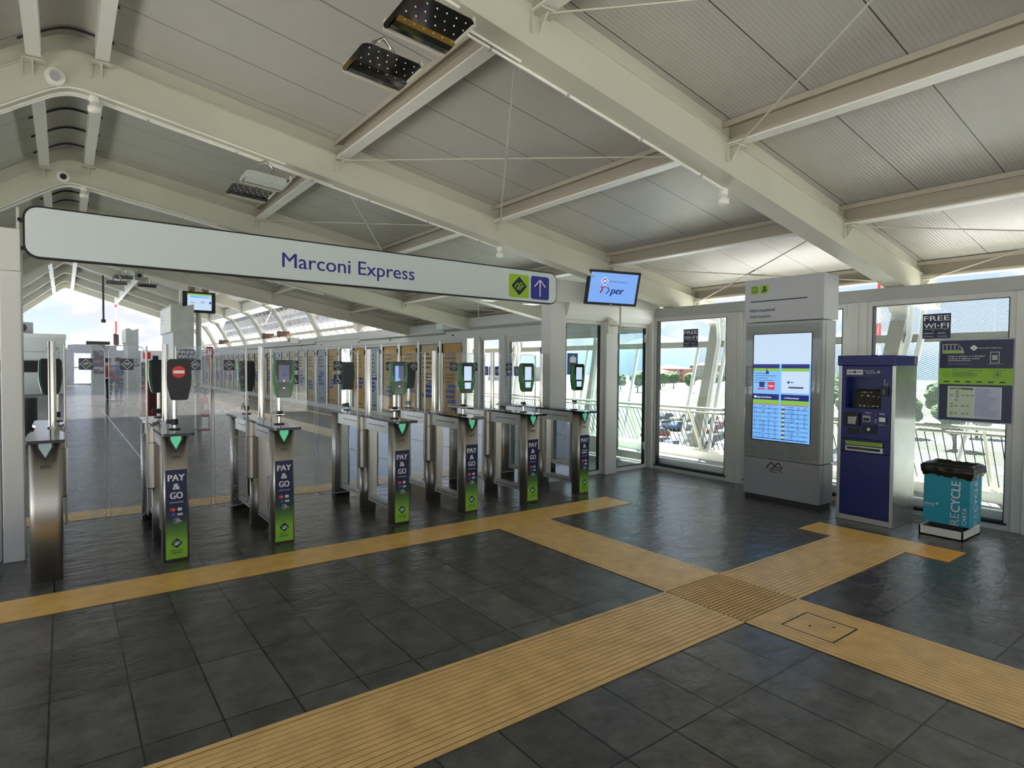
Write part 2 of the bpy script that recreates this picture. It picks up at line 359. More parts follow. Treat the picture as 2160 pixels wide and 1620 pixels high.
# flat printed artwork: polygons and lettering laid in a plane
_tx = {}
def text_geo(txt, bold=0, shear=0):
    k = (txt, bold, shear)
    if k not in _tx:
        c = D.curves.new('t', 'FONT'); c.body = txt; c.offset = bold; c.shear = shear; c.resolution_u = 3
        o = D.objects.new('t', c); me = o.to_mesh()
        v = [(a.co.x, a.co.y) for a in me.vertices]; f = [list(p.vertices) for p in me.polygons]
        o.to_mesh_clear(); D.objects.remove(o); D.curves.remove(c)
        x0 = min(a[0] for a in v); x1 = max(a[0] for a in v)
        _tx[k] = ([(a[0] - x0, a[1]) for a in v], f, x1 - x0)
    return _tx[k]
CAP = .72
AX = {'-y': ((1, 0, 0), (0, 0, 1)), '-x': ((0, -1, 0), (0, 0, 1)), '+y': ((-1, 0, 0), (0, 0, 1)), '+x': ((0, 1, 0), (0, 0, 1))}
class Decal:
    def __init__(s, o, axes='-y', gap=.0012):
        s.o = Vector(o); a = AX[axes] if isinstance(axes, str) else axes
        s.r = Vector(a[0]).normalized(); s.u = Vector(a[1]).normalized(); s.n = s.r.cross(s.u); s.b = MB(); s.g = gap
    def P(s, x, y, L): return s.o + s.r * x + s.u * y + s.n * (L * s.g)
    def poly(s, pts, m, L=0):
        a = sum(pts[i][0] * pts[(i + 1) % len(pts)][1] - pts[(i + 1) % len(pts)][0] * pts[i][1] for i in range(len(pts)))
        if a < 0: pts = pts[::-1]
        s.b.add([s.P(x, y, L) for x, y in pts], [list(range(len(pts)))], m); return s
    def rect(s, x0, x1, y0, y1, m, L=0, r=0):
        return s.poly(rrect(x0, x1, y0, y1, r) if r else [(x0, y0), (x1, y0), (x1, y1), (x0, y1)], m, L)
    def text(s, t, x, y, h, m, L=1, w=None, bold=0, al='l', shear=0, rot=0):
        if bold > 0:
            for q in (-1, 1): s.text(t, x + q * bold * h * .9 * math.cos(rot), y + q * bold * h * .9 * math.sin(rot), h, m, L + .2 + .2 * q, w, 0, al, shear, rot)
            return s
        v, f, tw = text_geo(t, bold, shear); sy = h / CAP; sx_ = sy if w is None else w / tw; W_ = tw * sx_
        ox = {'l': 0, 'c': -W_ / 2, 'r': -W_}[al]; c_, s_ = math.cos(rot), math.sin(rot)
        vs_ = []
        for a, b_ in v:
            p, q = ox + a * sx_, b_ * sy
            vs_.append(s.P(x + p * c_ - q * s_, y + p * s_ + q * c_, L))
        s.b.add(vs_, f, m); return s
    def line(s, pts, w, m, L=1):
        for (x0, y0), (x1, y1) in zip(pts, pts[1:]):
            d = math.hypot(x1 - x0, y1 - y0) or 1; nx, ny = -(y1 - y0) / d * w / 2, (x1 - x0) / d * w / 2; ex, ey = (x1 - x0) / d * w * .3, (y1 - y0) / d * w * .3
            s.poly([(x0 - ex + nx, y0 - ey + ny), (x0 - ex - nx, y0 - ey - ny), (x1 + ex - nx, y1 + ey - ny), (x1 + ex + nx, y1 + ey + ny)], m, L)
        return s
    def disc(s, x, y, r, m, L=1, n=24, ry=None):
        return s.poly([(x + r * math.cos(2 * math.pi * k / n), y + (ry or r) * math.sin(2 * math.pi * k / n)) for k in range(n)], m, L)
    def ring(s, x, y, r, w, m, L=1, n=28, a0=0, a1=360):
        return s.line([(x + r * math.cos(math.radians(a0 + (a1 - a0) * k / n)), y + r * math.sin(math.radians(a0 + (a1 - a0) * k / n))) for k in range(n + 1)], w, m, L)
    def diamond(s, x, y, a, b, m, L): 
        p = []
        for (cx, cy, ang) in ((a * .86, 0, 0), (0, b * .86, 90), (-a * .86, 0, 180), (0, -b * .86, 270)):
            for i in (-40, -15, 15, 40):
                t = math.radians(ang + i); p.append((x + cx + a * .14 * math.cos(t), y + cy + b * .14 * math.sin(t)))
        return s.poly(p, m, L)
    def logo(s, x, y, r, back, stroke, L=1, frame=None, accent=None):
        if frame: s.diamond(x, y, r * 1.2, r * .98 * 1.2, frame, L); L += 1
        s.diamond(x, y, r, r * .98, back, L)
        w = r * .13
        s.line([(x - r * .5, y - r * .2), (x - r * .56, y - r * .02), (x - r * .2, y + r * .33), (x, y + r * .08), (x + r * .22, y + r * .36), (x + r * .58, y)], w, stroke, L + 1)
        s.line([(x - r * .34, y - r * .33), (x - r * .1, y - r * .04), (x + r * .45, y - r * .06)], w, accent or stroke, L + 1)
        s.line([(x - r * .2, y - r * .2), (x + r * .3, y - r * .24)], w * .8, accent or stroke, L + 1)
        s.line([(x - r * .34, y - r * .36), (x + r * .16, y - r * .4)], w * .8, accent or stroke, L + 1); return s
    def bars(s, x, y, w, n, dy, h, m, L=1, seed=1):
        R = random.Random(seed)
        for i in range(n): s.rect(x, x + w * R.uniform(.55, 1), y - i * dy - h, y - i * dy, m, L)
        return s
    def build(s, name, parent=None): return s.b.build(name, parent)

# ============================================================ floor and roof
b = MB(); b.box(-2.4, 7.62, -7, 6.5, -.3, 0, tiles); b.box(-3.2, 7.95, 6.5, 56, -.3, 0, tiles)
floor = struct(b.build('floor'))
def smin(a, c, k=.03):
    mn = min(a, c); return mn - k * math.log(math.exp(-(a - mn) / k) + math.exp(-(c - mn) / k))
def prof(X, base): return smin(base - .17 * X, base + .7 * (X - .05), .045)
XS = [-2.35, -1.5, -.8, -.45] + [-.3 + .05 * i for i in range(15)] + [.7, 2, 4, 6, 8, 8.55]
RB, RT, RR = 3.80, 4.06, 4.21
YR = [2.749 + 3.117 * n for n in range(-3, 5)]
b = MB(); top = [(x, prof(x, RR) + .12) for x in [-2.5] + XS[1:-1] + [8.6]]; bot = [(x, prof(x, RR)) for x in [-2.5] + XS[1:-1] + [8.6]]
for i in range(len(bot) - 1):
    x0, x1 = bot[i], bot[i + 1]
    b.prism([x0, x1, top[i + 1], top[i]], -7.2, 15.5, roofm, 'y')
ceiling = struct(b.build('ceiling'))
for n, Y in enumerate(YR):
    b = MB()
    for i in range(len(XS) - 1):
        xa, xb = XS[i], XS[i + 1]
        b.prism([(xa, prof(xa, RB)), (xb, prof(xb, RB)), (xb, prof(xb, RT)), (xa, prof(xa, RT))], Y, Y + .18, cream, 'y')
        for (z0, z1, w) in ((RB - .006, RB + .006, .012), (RT - .008, RT + .004, .012)):
            b.prism([(xa, prof(xa, z0)), (xb, prof(xb, z0)), (xb, prof(xb, z1)), (xa, prof(xa, z1))], Y - w, Y + .18 + w, cream, 'y')
        b.prism([(xa, prof(xa, RT)), (xb, prof(xb, RT)), (xb, prof(xb, RR)), (xa, prof(xa, RR))], Y + .05, Y + .12, cream, 'y')
    raf = struct(b.build('ceiling_beam'))
    c_ = MB()
    for X in (8, 6.08, 4.16, 2.24, .27, -.157):
        zb = 2.656 + .172 * (8 - X) if X > 1 else 3.88
        if X < .5: zb = prof(X, RT) - .03
        c_.box(X - .07, X + .07, Y - .09, Y, zb - .02, zb - .008, cream); c_.box(X - .075, X - .065, Y - .02, Y, zb - .13, zb - .01, cream)
        c_.add([(X - .01, Y, zb - .12), (X - .01, Y, zb - .01), (X - .01, Y - .08, zb - .01), (X + .0, Y, zb - .12), (X + .0, Y, zb - .01), (X + .0, Y - .08, zb - .01)],
               [(0, 1, 2), (3, 5, 4), (0, 2, 5, 3), (0, 3, 4, 1)], cream)
    c_.build('cleat', raf)
    c_ = MB()
    for q, (yy, zz) in enumerate(((Y + .165, .014), (Y + .13, .012), (Y + .02, .010))):
        x1 = (4.3, 2.2, 1.7)[q]
        pts = [(x, yy, prof(x, RB) - zz) for x in [-2.2, -1.2, -.5] + XS[4:19] + [.7, 1.6, x1]]
        c_.tube(pts, (.011, .008, .008)[q], white, 6)
    for x in (.6, 1.3, 2.0, 2.6, 3.3, 4.0): c_.box(x - .008, x + .008, Y + .15, Y + .18, prof(x, RB) - .028, prof(x, RB), alu_d)
    c_.build('conduit', raf)
# purlins
purl = mat('purlin_shade_tone', (168, 160, 144), .5)  # web and lips darker than the soffit: their shade is in the colour
for X in (8, 6.08, 4.16, 2.24, .27, -.157, -1.3):
    zb = 2.656 + .172 * (8 - X) if X > 1 else prof(X, RT) - .03
    b = MB()
    zt = prof(X, RR) + .01
    if X > 1:    # open channel: web on the far side, flanges and lips towards the ridge
        b.box(X - .06, X + .05, -7.1, 15.3, zb, zb + .012, white); b.box(X + .036, X + .05, -7.1, 15.3, zb + .012, zt, purl); b.box(X - .06, X - .05, -7.1, 15.3, zb + .012, zb + .036, purl); b.box(X - .06, X + .036, -7.1, 15.3, zt - .03, zt - .012, purl)
        b.box(X - .06, X - .05, -7.1, 15.3, zt - .055, zt - .03, purl)
    else: b.box(X - .045, X + .045, -7.1, 15.3, zb, zt, white)
    struct(b.build('ceiling_purlin'))
# curved ridge straps between the ridge purlins
b = MB()
y = -6.3
while y < 15:
    pts = [(x, prof(x, RR) - .02) for x in XS[5:18]]
    for (xa, za), (xb, zb) in zip(pts, pts[1:]): b.prism([(xa, za), (xb, zb), (xb, zb + .03), (xa, za + .03)], y, y + .007, darkgrey, 'y')
    y += .604
struct(b.build('ceiling_ridge_joint'))
# tie rods
def zp(X): return 2.656 + .172 * (8 - X) - .015
b = MB()
for i in range(len(YR) - 1):
    y0, y1 = YR[i] + .22, YR[i + 1] - .04
    for (xa, xb) in ((2.24, 4.16), (6.08, 8.0)):
        for (p, q) in (((xa, y0), (xb, y1)), ((xb, y0), (xa, y1))):
            A_ = Vector((p[0], p[1], zp(p[0]))); B_ = Vector((q[0], q[1], zp(q[0])))
            b.tube([A_, B_], .0065, cream, 6); m0 = A_.lerp(B_, .44); m1 = A_.lerp(B_, .5); b.tube([m0, m1], .011, alu_d, 6)
struct(b.build('ceiling_tie_rod'))

# fire detectors and little domes on the beams
def detector(x, y, label):
    z = prof(x, RB)
    t = thing('smoke_detector', label, 'smoke detector', (x, y, z), 0, 'smoke detectors under the beams')
    MB().cyl(0, 0, -.05, 0, .035, white, 14).build('base', t)
    MB().lathe([(.02, -.13), (.045, -.12), (.045, -.085), (.025, -.075), (.03, -.05)], (0, 0, 0), white, 16).build('sensing_head', t)
detector(4.33, 2.93, 'cream detector at the end of the conduit on the nearest roof beam')
detector(4.3, 6.03, 'cream detector at the end of the conduit above the blue arrow sign')
detector(.22, 5.98, 'cream detector hanging beside the ridge just above the second ridge dome camera')
detector(.22, 9.1, 'cream detector hanging at the ridge behind the top of the long station sign')
def dome(x, y, label):
    z = prof(x, RB) + .06
    t = thing('dome_camera', label, 'security camera', (x, y, z), 0, 'dome cameras at the roof ridge')
    MB().tube([(0, 0, 0), (0, -.035, 0)], .065, white, 18).build('housing', t)
    MB().tube([(0, -.035, 0), (0, -.07, -.01)], .05, white, 18, r2=.03).tube([(.0, -.06, -.008), (.0, -.075, -.012)], .034, blackgloss, 14).build('lens', t)
dome(-.03, 5.866, 'white dome camera on the nearer ridge beam, upper left corner')
dome(.02, 8.983, 'white dome camera on the farther ridge beam, just above the long sign')

# ============================================================ heaters
def heater(loc, label, big=True, tilt=(-.06, .08)):
    t = thing('radiant_heater', label, 'radiant heater', loc, 0, 'reflective radiant heaters hung from the beams'); t.rotation_euler = (tilt[0], tilt[1], 0)
    w, d = .175, .17
    b = MB(); pts = rrect(-w, w, -d, d, .05)
    b.prism(pts, -.004, .0, mirror)
    for i in range(6):
        for j in range(4): b.cyl(-w + .045 + i * .052 + (j % 2) * .02, -d + .04 + j * .055, -.0065, -.003, .0032, wprint, 6)
    b.build('reflector_plate', t)
    b = MB(); n = 10     # curved reflective lip rising along the far side
    prof_ = [(.02, -.0045), (.06, -.009), (.10, -.012), (.14, -.009), (.175, .003)]
    for (ya, za), (yb, zb) in zip(prof_, prof_[1:]): b.add([(-w + .03, ya, za), (w, ya, za), (w, yb, zb), (-w + .03, yb, zb)], [(0, 3, 2, 1)], mirror, True)
    b.build('reflector_lip', t)
    b = MB(); b.box(-w + .02, w, d - .01, d + .006, -.006, .05, cream); b.box(w - .012, w + .004, -d + .03, d, -.006, .04, cream); b.build('housing', t)
    b = MB(); z1 = .17
    b.tube([(-.06, 0, .0), (-.06, 0, z1 - .05), (0, 0, z1), (.06, 0, z1 - .05), (.06, 0, 0)], .011, chrome, 8)
    b.build('hanger', t); return t
heater((1.43, 2.61, 3.25), 'larger reflective heater panel at the top edge, nearest to the camera')
heater((1.43, 3.14, 3.25), 'reflective heater panel hung just behind the nearest one on the same beam')
heater((1.37, 5.33, 3.15), 'reflective heater panel above the letters of the sign, upper of its pair')
heater((1.36, 5.80, 3.15), 'reflective heater panel above the letters of the sign, lower of its pair')
heater((1.40, 8.75, 3.2), 'reflective heater whose hanger alone shows above the top of the long sign')
heater((1.00, 14.7, 3.38), 'small far heater under the sign, upper one of three', tilt=(-.1, .0))
heater((.86, 14.2, 3.20), 'small far heater under the sign, lower left one of three', tilt=(-.1, .0))
heater((1.42, 14.7, 3.24), 'small far heater under the sign, right one of three beside the loudspeaker', tilt=(-.1, .0))
t = thing('ceiling_loudspeaker', 'grey round loudspeaker hung under the roof just below the long sign', 'loudspeaker', (1.27, 14.6, 3.42))
MB().box(-.07, .07, 0, .16, -.08, .08, alu_d).build('housing', t); MB().tube([(0, -.001, 0), (0, -.04, 0)], .062, alu_d, 18).tube([(0, -.04, 0), (0, -.045, 0)], .04, black, 16).build('horn', t)
MB().tube([(0, .08, .08), (0, .08, .3)], .01, alu_d, 8).build('hanger', t)

# ============================================================ tactile floor strips
groove = mat('dark_groove', (120, 88, 44), .6, var=.2, vscale=9)  # darker base colour between the ribs and studs
def ribbed(name, x0, x1, y0, y1, along, label, skip=None, ribs=15):
    b = MB(); b.box(x0, x1, y0, y1, 0, .003, groove)
    if along == 'x':
        for (a0, a1) in ((y0, y0 + .03), (y1 - .03, y1)): b.box(x0, x1, a0, a1, .003, .0055, yel)
    else:
        for (a0, a1) in ((x0, x0 + .03), (x1 - .03, x1)): b.box(a0, a1, y0, y1, .003, .0055, yel)
    lo, hi = (y0, y1) if along == 'x' else (x0, x1); p = (hi - lo - .07) / ribs
    for i in range(ribs):
        a = lo + .035 + p * i + p * .09; c = a + p * .82
        pr = [(a, .003), (c, .003), (c - p * .05, .0065), (a + p * .05, .0065)]
        b.prism(pr, *((x0, x1) if along == 'x' else (y0, y1)), yel, 'x' if along == 'x' else 'y')
    o = b.build(name); return tag(o, label, 'tactile paving')
ribbed('tactile_strip', -1.6, 3.415, 2.105, 2.73, 'x', 'wide ribbed yellow guide strip crossing the dark tiles towards the studded square')
ribbed('tactile_strip', 4.065, 5.89, 2.105, 2.73, 'x', 'short ribbed yellow guide strip leading from the studded square to the ticket machine')
ribbed('tactile_strip', 3.42, 4.07, 2.73, 4.78, 'y', 'ribbed yellow guide strip leading from the studded square to the ticket gates')
rs = ribbed('tactile_strip', 3.42, 4.07, -1.5, 2.105, 'y', 'ribbed yellow guide strip with a square access cover, running off the lower right edge')
b = MB()
for (x0, x1, y0, y1) in ((3.57, 3.88, 1.945, 1.953), (3.57, 3.88, 1.633, 1.641), (3.567, 3.572, 1.64, 1.95), (3.878, 3.883, 1.64, 1.95), (3.68, 3.70, 1.83, 1.84), (3.78, 3.80, 1.73, 1.74)):
    b.box(x0, x1, y0, y1, .003, .0082, black)
b.build('access_cover_joint', rs)
b = MB(); b.box(3.415, 4.068, 2.105, 2.73, 0, .003, groove)
nx = 21
for i in range(nx):
    for j in range(20):
        x = 3.43 + i * .0302; y_ = 2.118 + j * .0305
        b.add([(x, y_, .003), (x + .021, y_, .003), (x + .021, y_ + .021, .003), (x, y_ + .021, .003), (x + .004, y_ + .004, .0075), (x + .017, y_ + .004, .0075), (x + .017, y_ + .017, .0075), (x + .004, y_ + .017, .0075)],
              [(4, 5, 6, 7), (0, 1, 5, 4), (1, 2, 6, 5), (2, 3, 7, 6), (3, 0, 4, 7)], yel)
tag(b.build('tactile_square'), 'square of small yellow studs where the ribbed strips cross', 'tactile paving')
tag(MB().box(-2.2, 5.345, 4.785, 5.205, 0, .004, yel_flat).build('floor_tape'), 'long flat yellow stripe on the floor in front of the ticket gates', 'floor marking')
tag(MB().box(5.89, 6.305, 2.08, 3.06, 0, .004, yel_flat).build('floor_tape'), 'duller yellow floor stripe in front of the blue ticket machine', 'floor marking')
tag(MB().box(5.885, 6.305, 1.785, 2.08, 0, .004, yel_or).build('floor_tape'), 'bright orange piece at the end of the yellow stripe, before the bin', 'floor marking')
tag(MB().box(-1.2, 5.3, 7.5, 7.92, 0, .004, yel_flat).build('floor_tape'), 'flat yellow stripe on the floor behind the glass gate wings', 'floor marking')
creamy = mat('cream_floor_marking', (205, 190, 168), .5)
tag(MB().box(4.72, 5.35, 8.6, 50, 0, .004, creamy).build('floor_marking'), 'pale guide band running down the platform beside the poster doors', 'floor marking')
tag(MB().box(6.75, 6.95, 12, 50, 0, .004, mat('ochre_floor_marking', (190, 160, 110), .5)).build('floor_marking'), 'thin ochre line along the platform edge doors', 'floor marking')
tag(MB().box(1.02, 1.05, 9.5, 26, 0, .004, wprint).build('floor_marking'), 'thin white line on the platform floor seen through the first lane', 'floor marking')

# ============================================================ portal and sign
b = MB(); b.box(-.40, -.265, 6.2, 6.42, 0, 2.33, alu); b.box(-.45, -.41, 6.26, 6.34, 0, 2.33, alu_d); b.box(-2.2, -.45, 6.3, 6.4, 0, 2.33, alu)
b.box(-2.2, -.264, 6.15, 6.45, 2.33, 2.66, alu)
struct(b.build('wall_left_of_gates', bevel=.008))
t = thing('station_sign', 'long pale hanging sign with blue lettering and a white arrow above the gates', 'sign', (0, 6.14, 0))
b = MB(); b.prism(rrect(-.235, 5.325, 2.455, 2.845, .09), .012, .085, signface, 'y'); b.build('panel', t)
b = MB(); b.prism(rrect(-.25, 5.34, 2.44, 2.86, .1), .02, .075, gasket, 'y'); b.build('edge_trim', t)
b = MB(); b.box(-.28, -.235, .03, .07, 2.50, 2.53, black); b.box(-.29, -.27, .03, .07, 2.45, 2.83, steel); b.box(-.28, -.235, .03, .07, 2.72, 2.75, black); b.build('bracket', t)
MB().box(4.2, 4.4, .06, .2, 2.43, 2.46, steel).build('bracket', t); MB().box(4.9, 5.1, .06, .2, 2.43, 2.46, steel).build('bracket', t)
d = Decal((0, .012, 0)); d.text('Marconi Express', 1.745, 2.572, .150, bluetext, 1, w=1.455, bold=.012); d.build('lettering', t)
d = Decal((0, .012, 0)); d.rect(4.536, 4.86, 2.487, 2.785, lime, 1, .035); d.logo(4.70, 2.637, .118, navy, lime, 2); d.build('line_pictogram', t)
d = Decal((0, .012, 0)); d.rect(4.89, 5.20, 2.487, 2.79, blueprint, 1, .035); d.line([(5.045, 2.53), (5.045, 2.745)], .014, wprint, 2); d.line([(4.955, 2.655), (5.045, 2.745), (5.135, 2.655)], .014, wprint, 2); d.build('arrow_pictogram', t)

# return wall on the right of the gates
b = MB()
b.box(5.36, 5.64, 6.3, 6.5, 0, 2.55, alu); b.box(5.60, 5.66, 6.36, 6.46, 0, 2.3, alu)
b.box(5.34, 7.56, 6.22, 6.5, 2.5, 2.80, alu); b.prism([(6.22, 2.5), (6.5, 2.5), (6.5, 2.28), (6.33, 2.28), (6.27, 2.36)], 5.64, 7.56, alu, 'x')
b.box(6.45, 6.69, 6.3, 6.46, 0, 2.28, alu); b.box(7.46, 7.6, 6.28, 6.46, 0, 2.5, alu)
struct(b.build('wall_return', bevel=.008))
def glazed(name, x0, x1, y, z0, z1, fw=.06, th=.05, pane=glass_g, axis='y', kick=None):
    def bx(b, a0, a1, c0, c1, m, t0=-th / 2, t1=th / 2):
        if axis == 'y': b.box(a0, a1, y + t0, y + t1, c0, c1, m)
        else: b.box(y + t0, y + t1, a0, a1, c0, c1, m)
    b = MB(); zb = z0 + (kick or fw)
    bx(b, x0, x0 + fw, z0, z1, alu); bx(b, x1 - fw, x1, z0, z1, alu); bx(b, x0 + fw, x1 - fw, z0, zb, alu); bx(b, x0 + fw, x1 - fw, z1 - fw, z1, alu)
    o = struct(b.build(name))
    g = MB(); s_ = .008
    for (a0, a1, c0, c1) in ((x0 + fw, x0 + fw + s_, zb, z1 - fw), (x1 - fw - s_, x1 - fw, zb, z1 - fw), (x0 + fw, x1 - fw, zb, zb + s_), (x0 + fw, x1 - fw, z1 - fw - s_, z1 - fw)):
        bx(g, a0, a1, c0, c1, gasket, -th / 2 - .003, th / 2 + .003)
    g.build('gasket', o)
    p = MB()
    e_ = .003
    if axis == 'y': p.quad((x0 + fw, y, zb), (x1 - fw, y, zb), (x1 - fw, y, z1 - fw), (x0 + fw, y, z1 - fw), pane)
    else: p.quad((y, x0 + fw, zb), (y, x0 + fw, z1 - fw), (y, x1 - fw, z1 - fw), (y, x1 - fw, zb), pane)
    p.build('pane', o); return o
dr = glazed('door_1', 5.66, 6.45, 6.40, .01, 2.28, .055)
dr2 = glazed('door_2', 6.69, 7.46, 6.40, .01, 2.28, .055)
b = MB(); b.box(7.36, 7.40, 6.35, 6.375, 2.0, 2.12, alu_d); b.box(7.36, 7.40, 6.35, 6.375, .3, .42, alu_d); b.build('hinge', dr2)
d3 = glazed('door_3', 7.62, 9.1, 7.9, .02, 2.27, .11, .05, glass_g, 'x', kick=.3); MB().box(7.82, 7.86, 7.68, 7.72, .95, 1.15, alu_d).build('door_handle', d3)
d4 = glazed('door_4', 6.52, 7.5, 7.9, .02, 2.27, .07, .05, glass_g, 'x', kick=.12); MB().box(7.84, 7.87, 7.40, 7.44, 1.9, 2.0, alu_d).build('hinge', d4)
t = tag(Decal((5.73, 6.365, 1.495)).rect(0, .205, 0, .305, mat('blue_notice', (30, 66, 135), .4), 1).rect(.05, .17, .17, .25, wprint, 2).rect(.09, .13, .24, .27, wprint, 2).bars(.03, .13, .15, 6, .018, .005, mat('pale_blue_print', (140, 170, 220), .4), 2).build('notice_sticker'), 'blue notice with a white card picture on the glass door right of the gates', 'sticker')

# ============================================================ right wall
b = MB()
b.box(7.45, 7.65, -6.9, 6.35, 2.385, 2.525, alu_d)
for (y0, y1) in ((6.29, 6.42), (4.73, 4.94), (3.14, 3.36), (1.55, 1.77), (-.03, .19), (-1.6, -1.4), (-3.2, -3.0), (-4.8, -4.6), (-6.9, -6.2)):
    b.box(7.49, 7.63, y0, y1, 0, 2.385, alu); b.box(7.47, 7.5, y0 + .09, y1 - .09, 0, 2.385, alu)
struct(b.build('wall_right', bevel=.004))
for i, (y0, y1) in enumerate(((4.94, 6.29), (3.36, 4.73), (1.77, 3.14), (.19, 1.55), (-1.4, -.03), (-3.0, -1.6), (-4.6, -3.2), (-6.2, -4.8))):
    w_ = glazed('window_%d' % (i + 1), y0, y1, 7.55, .0, 2.385, .055, .08, glass, 'x', kick=.075)
    MB().box(7.60, 7.68, y0 + .02, y1 - .02, .075, .17, alu).box(7.50, 7.60, y0 + .03, y1 - .03, .055, .075, gasket).build('window_sill', w_)

def wifi(o, ax, label, w=.26, h=.265):
    d = Decal(o, ax); d.rect(0, w, 0, h, navy, 1)
    d.text('FREE', .012, h * .72, h * .21, wprint, 2, w=w * .9, bold=.02); d.text('WI', .014, h * .43, h * .2, wprint, 2, w=w * .42, bold=.02); d.text('FI', w * .66, h * .43, h * .2, wprint, 2, w=w * .27, bold=.02)
    d.diamond(w * .56, h * .52, w * .04, w * .035, wprint, 2); d.rect(.012, w * .94, h * .385, h * .395, wprint, 2)
    for i in range(2):
        d.ring(w * (.38 + .42 * i), h * .31, w * .025, w * .012, wprint, 2, 8, 30, 150)
        d.rect(w * (.05 + .5 * i), w * (.4 + .42 * i), h * .2, h * .225, alu, 2); d.rect(w * (.05 + .5 * i), w * (.4 + .5 * i), h * .08, h * .095, alu, 2)
    return tag(d.build('wifi_sticker'), label, 'sticker')
wifi((7.505, 5.725, 1.916), '-x', 'dark square internet sticker on the window left of the information totem')
wifi((7.505, 2.575, 1.938), '-x', 'dark square internet sticker at the top of the window behind the bin')

# big poster
d = Decal((7.50, 2.402, 1.075), '-x'); W_, H_ = .618, .835
d.rect(-.012, W_ + .012, -.012, H_ + .012, mat('perspex_rim', (150, 160, 185), .2), 0); d.rect(0, W_, 0, H_, navy, 1); d.rect(-.004, W_ + .004, .378, .545, green, 2)
d.poly([(.02, .70), (.215, .70), (.20, .755), (.15, .80), (.02, .80)], alu_d, 2); d.rect(.025, .19, .705, .725, green, 3)
for i in range(4): d.rect(.03 + i * .035, .055 + i * .035, .735, .79, navy, 3)
d.poly([(.165, .735), (.195, .735), (.165, .785)], navy, 3)
d.diamond(.295, .755, .032, .028, wprint, 2); d.logo(.295, .755, .02, wprint, navy, 3); d.text('marconi express', .335, .748, .013, wprint, 2, w=.19)
d.text('Viaggi in gruppo e in famiglia?', .07, .665, .014, wprint, 2, w=.32, bold=.02); d.text('Acquista il biglietto online', .07, .64, .014, wprint, 2, w=.275, bold=.02)
d.bars(.07, .625, .33, 1, .01, .004, wprint, 2); d.bars(.07, .592, .30, 1, .01, .003, alu_d, 2)
d.line([(.435, .60), (.505, .60), (.505, .71), (.435, .71), (.435, .60)], .004, wprint, 2); d.rect(.449, .491, .63, .68, alu_d, 2); d.rect(.41, .54, .585, .588, alu_d, 2)
d.text('PAY & GO CONTACTLESS', .115, .515, .014, navy, 3, w=.255, bold=.02); d.bars(.115, .503, .27, 4, .011, .004, navy, 3, 3); d.bars(.115, .455, .24, 1, .011, .003, navy, 3, 5)
d.line([(.04, .455), (.095, .455), (.095, .51), (.04, .51), (.04, .455)], .003, navy, 3); d.rect(.06, .075, .477, .486, navy, 3)
d.line([(.465, .455), (.525, .455), (.525, .51), (.465, .51), (.465, .455)], .003, navy, 3); d.rect(.48, .512, .468, .50, mat('mid_green', (90, 130, 50), .4), 3); d.rect(.42, .57, .525, .528, navy, 3)
for i in range(6): d.poly([(.035 + i * .095, .405), (.045 + i * .095, .398), (.09 + i * .095, .398), (.085 + i * .095, .412), (.045 + i * .095, .412)], navy, 3)
sheet1 = mat('pale_green_sheet', (196, 210, 186), .4); sheet2 = mat('pale_blue_sheet', (190, 196, 220), .4)
d.rect(.078, .535, .03, .355, wprint, 2); d.rect(.083, .305, .035, .35, sheet1, 3); d.rect(.31, .53, .035, .35, sheet2, 3); d.rect(.095, .3, .322, .342, mat('dark_green_print', (60, 110, 50), .4), 4); d.text('TARIFFE', .1, .326, .01, wprint, 5, w=.1)
d.bars(.315, .335, .2, 19, .015, .004, mat('grey_violet_print', (130, 130, 165), .5), 4, 4)
for (x, y_) in ((.1, .26), (.15, .3), (.15, .28), (.15, .26), (.15, .24), (.14, .21), (.2, .26), (.24, .26), (.28, .26), (.1, .17), (.1, .14), (.14, .15), (.2, .15), (.24, .15), (.1, .08), (.1, .06), (.14, .07), (.2, .07), (.24, .07)): d.rect(x, x + .028, y_, y_ + .007, darkgrey, 4)
tag(d.build('poster'), 'large navy and green timetable poster on the window above the bin', 'poster')

# ============================================================ information totem
t = thing('information_totem', 'tall grey information totem with a large blue timetable screen', 'information totem', (6.84, 3.8, 0))
MB().box(.03, .30, -.455, .465, 0, .06, darkgrey).build('plinth', t)
MB().box(0, .31, -.475, .475, .05, .505, mat('grey_enamel', (158, 158, 162), .4)).build('base_panel', t, .006)
MB().box(0.004, .31, -.475, .475, .512, 2.16, mat('totem_grey', (172, 174, 172), .4)).build('body', t, .006)
MB().box(-.018, .33, -.488, .488, 2.168, 2.685, mat('header_grey', (186, 187, 192), .4)).build('header_box', t, .006)
b = MB(); b.box(-.004, .002, -.455, .47, .53, 2.13, glass_mat('totem_glass', (.97, .97, .97, 1))); b.build('front_glass', t)
b = MB(); b.box(.07, .075, -.4755, -.4765, .06, 2.16, gasket); b.build('side_seam', t)
d = Decal((-.004, .358, .735), '-x', .0006); w, h = .712, 1.28
d.rect(-.012, w + .006, -.01, h + .008, blackgloss, 1)
d.rect(0, w, 0, h, scr_sky, 2); d.rect(0, w, h - .36, h, scr_pale, 3)
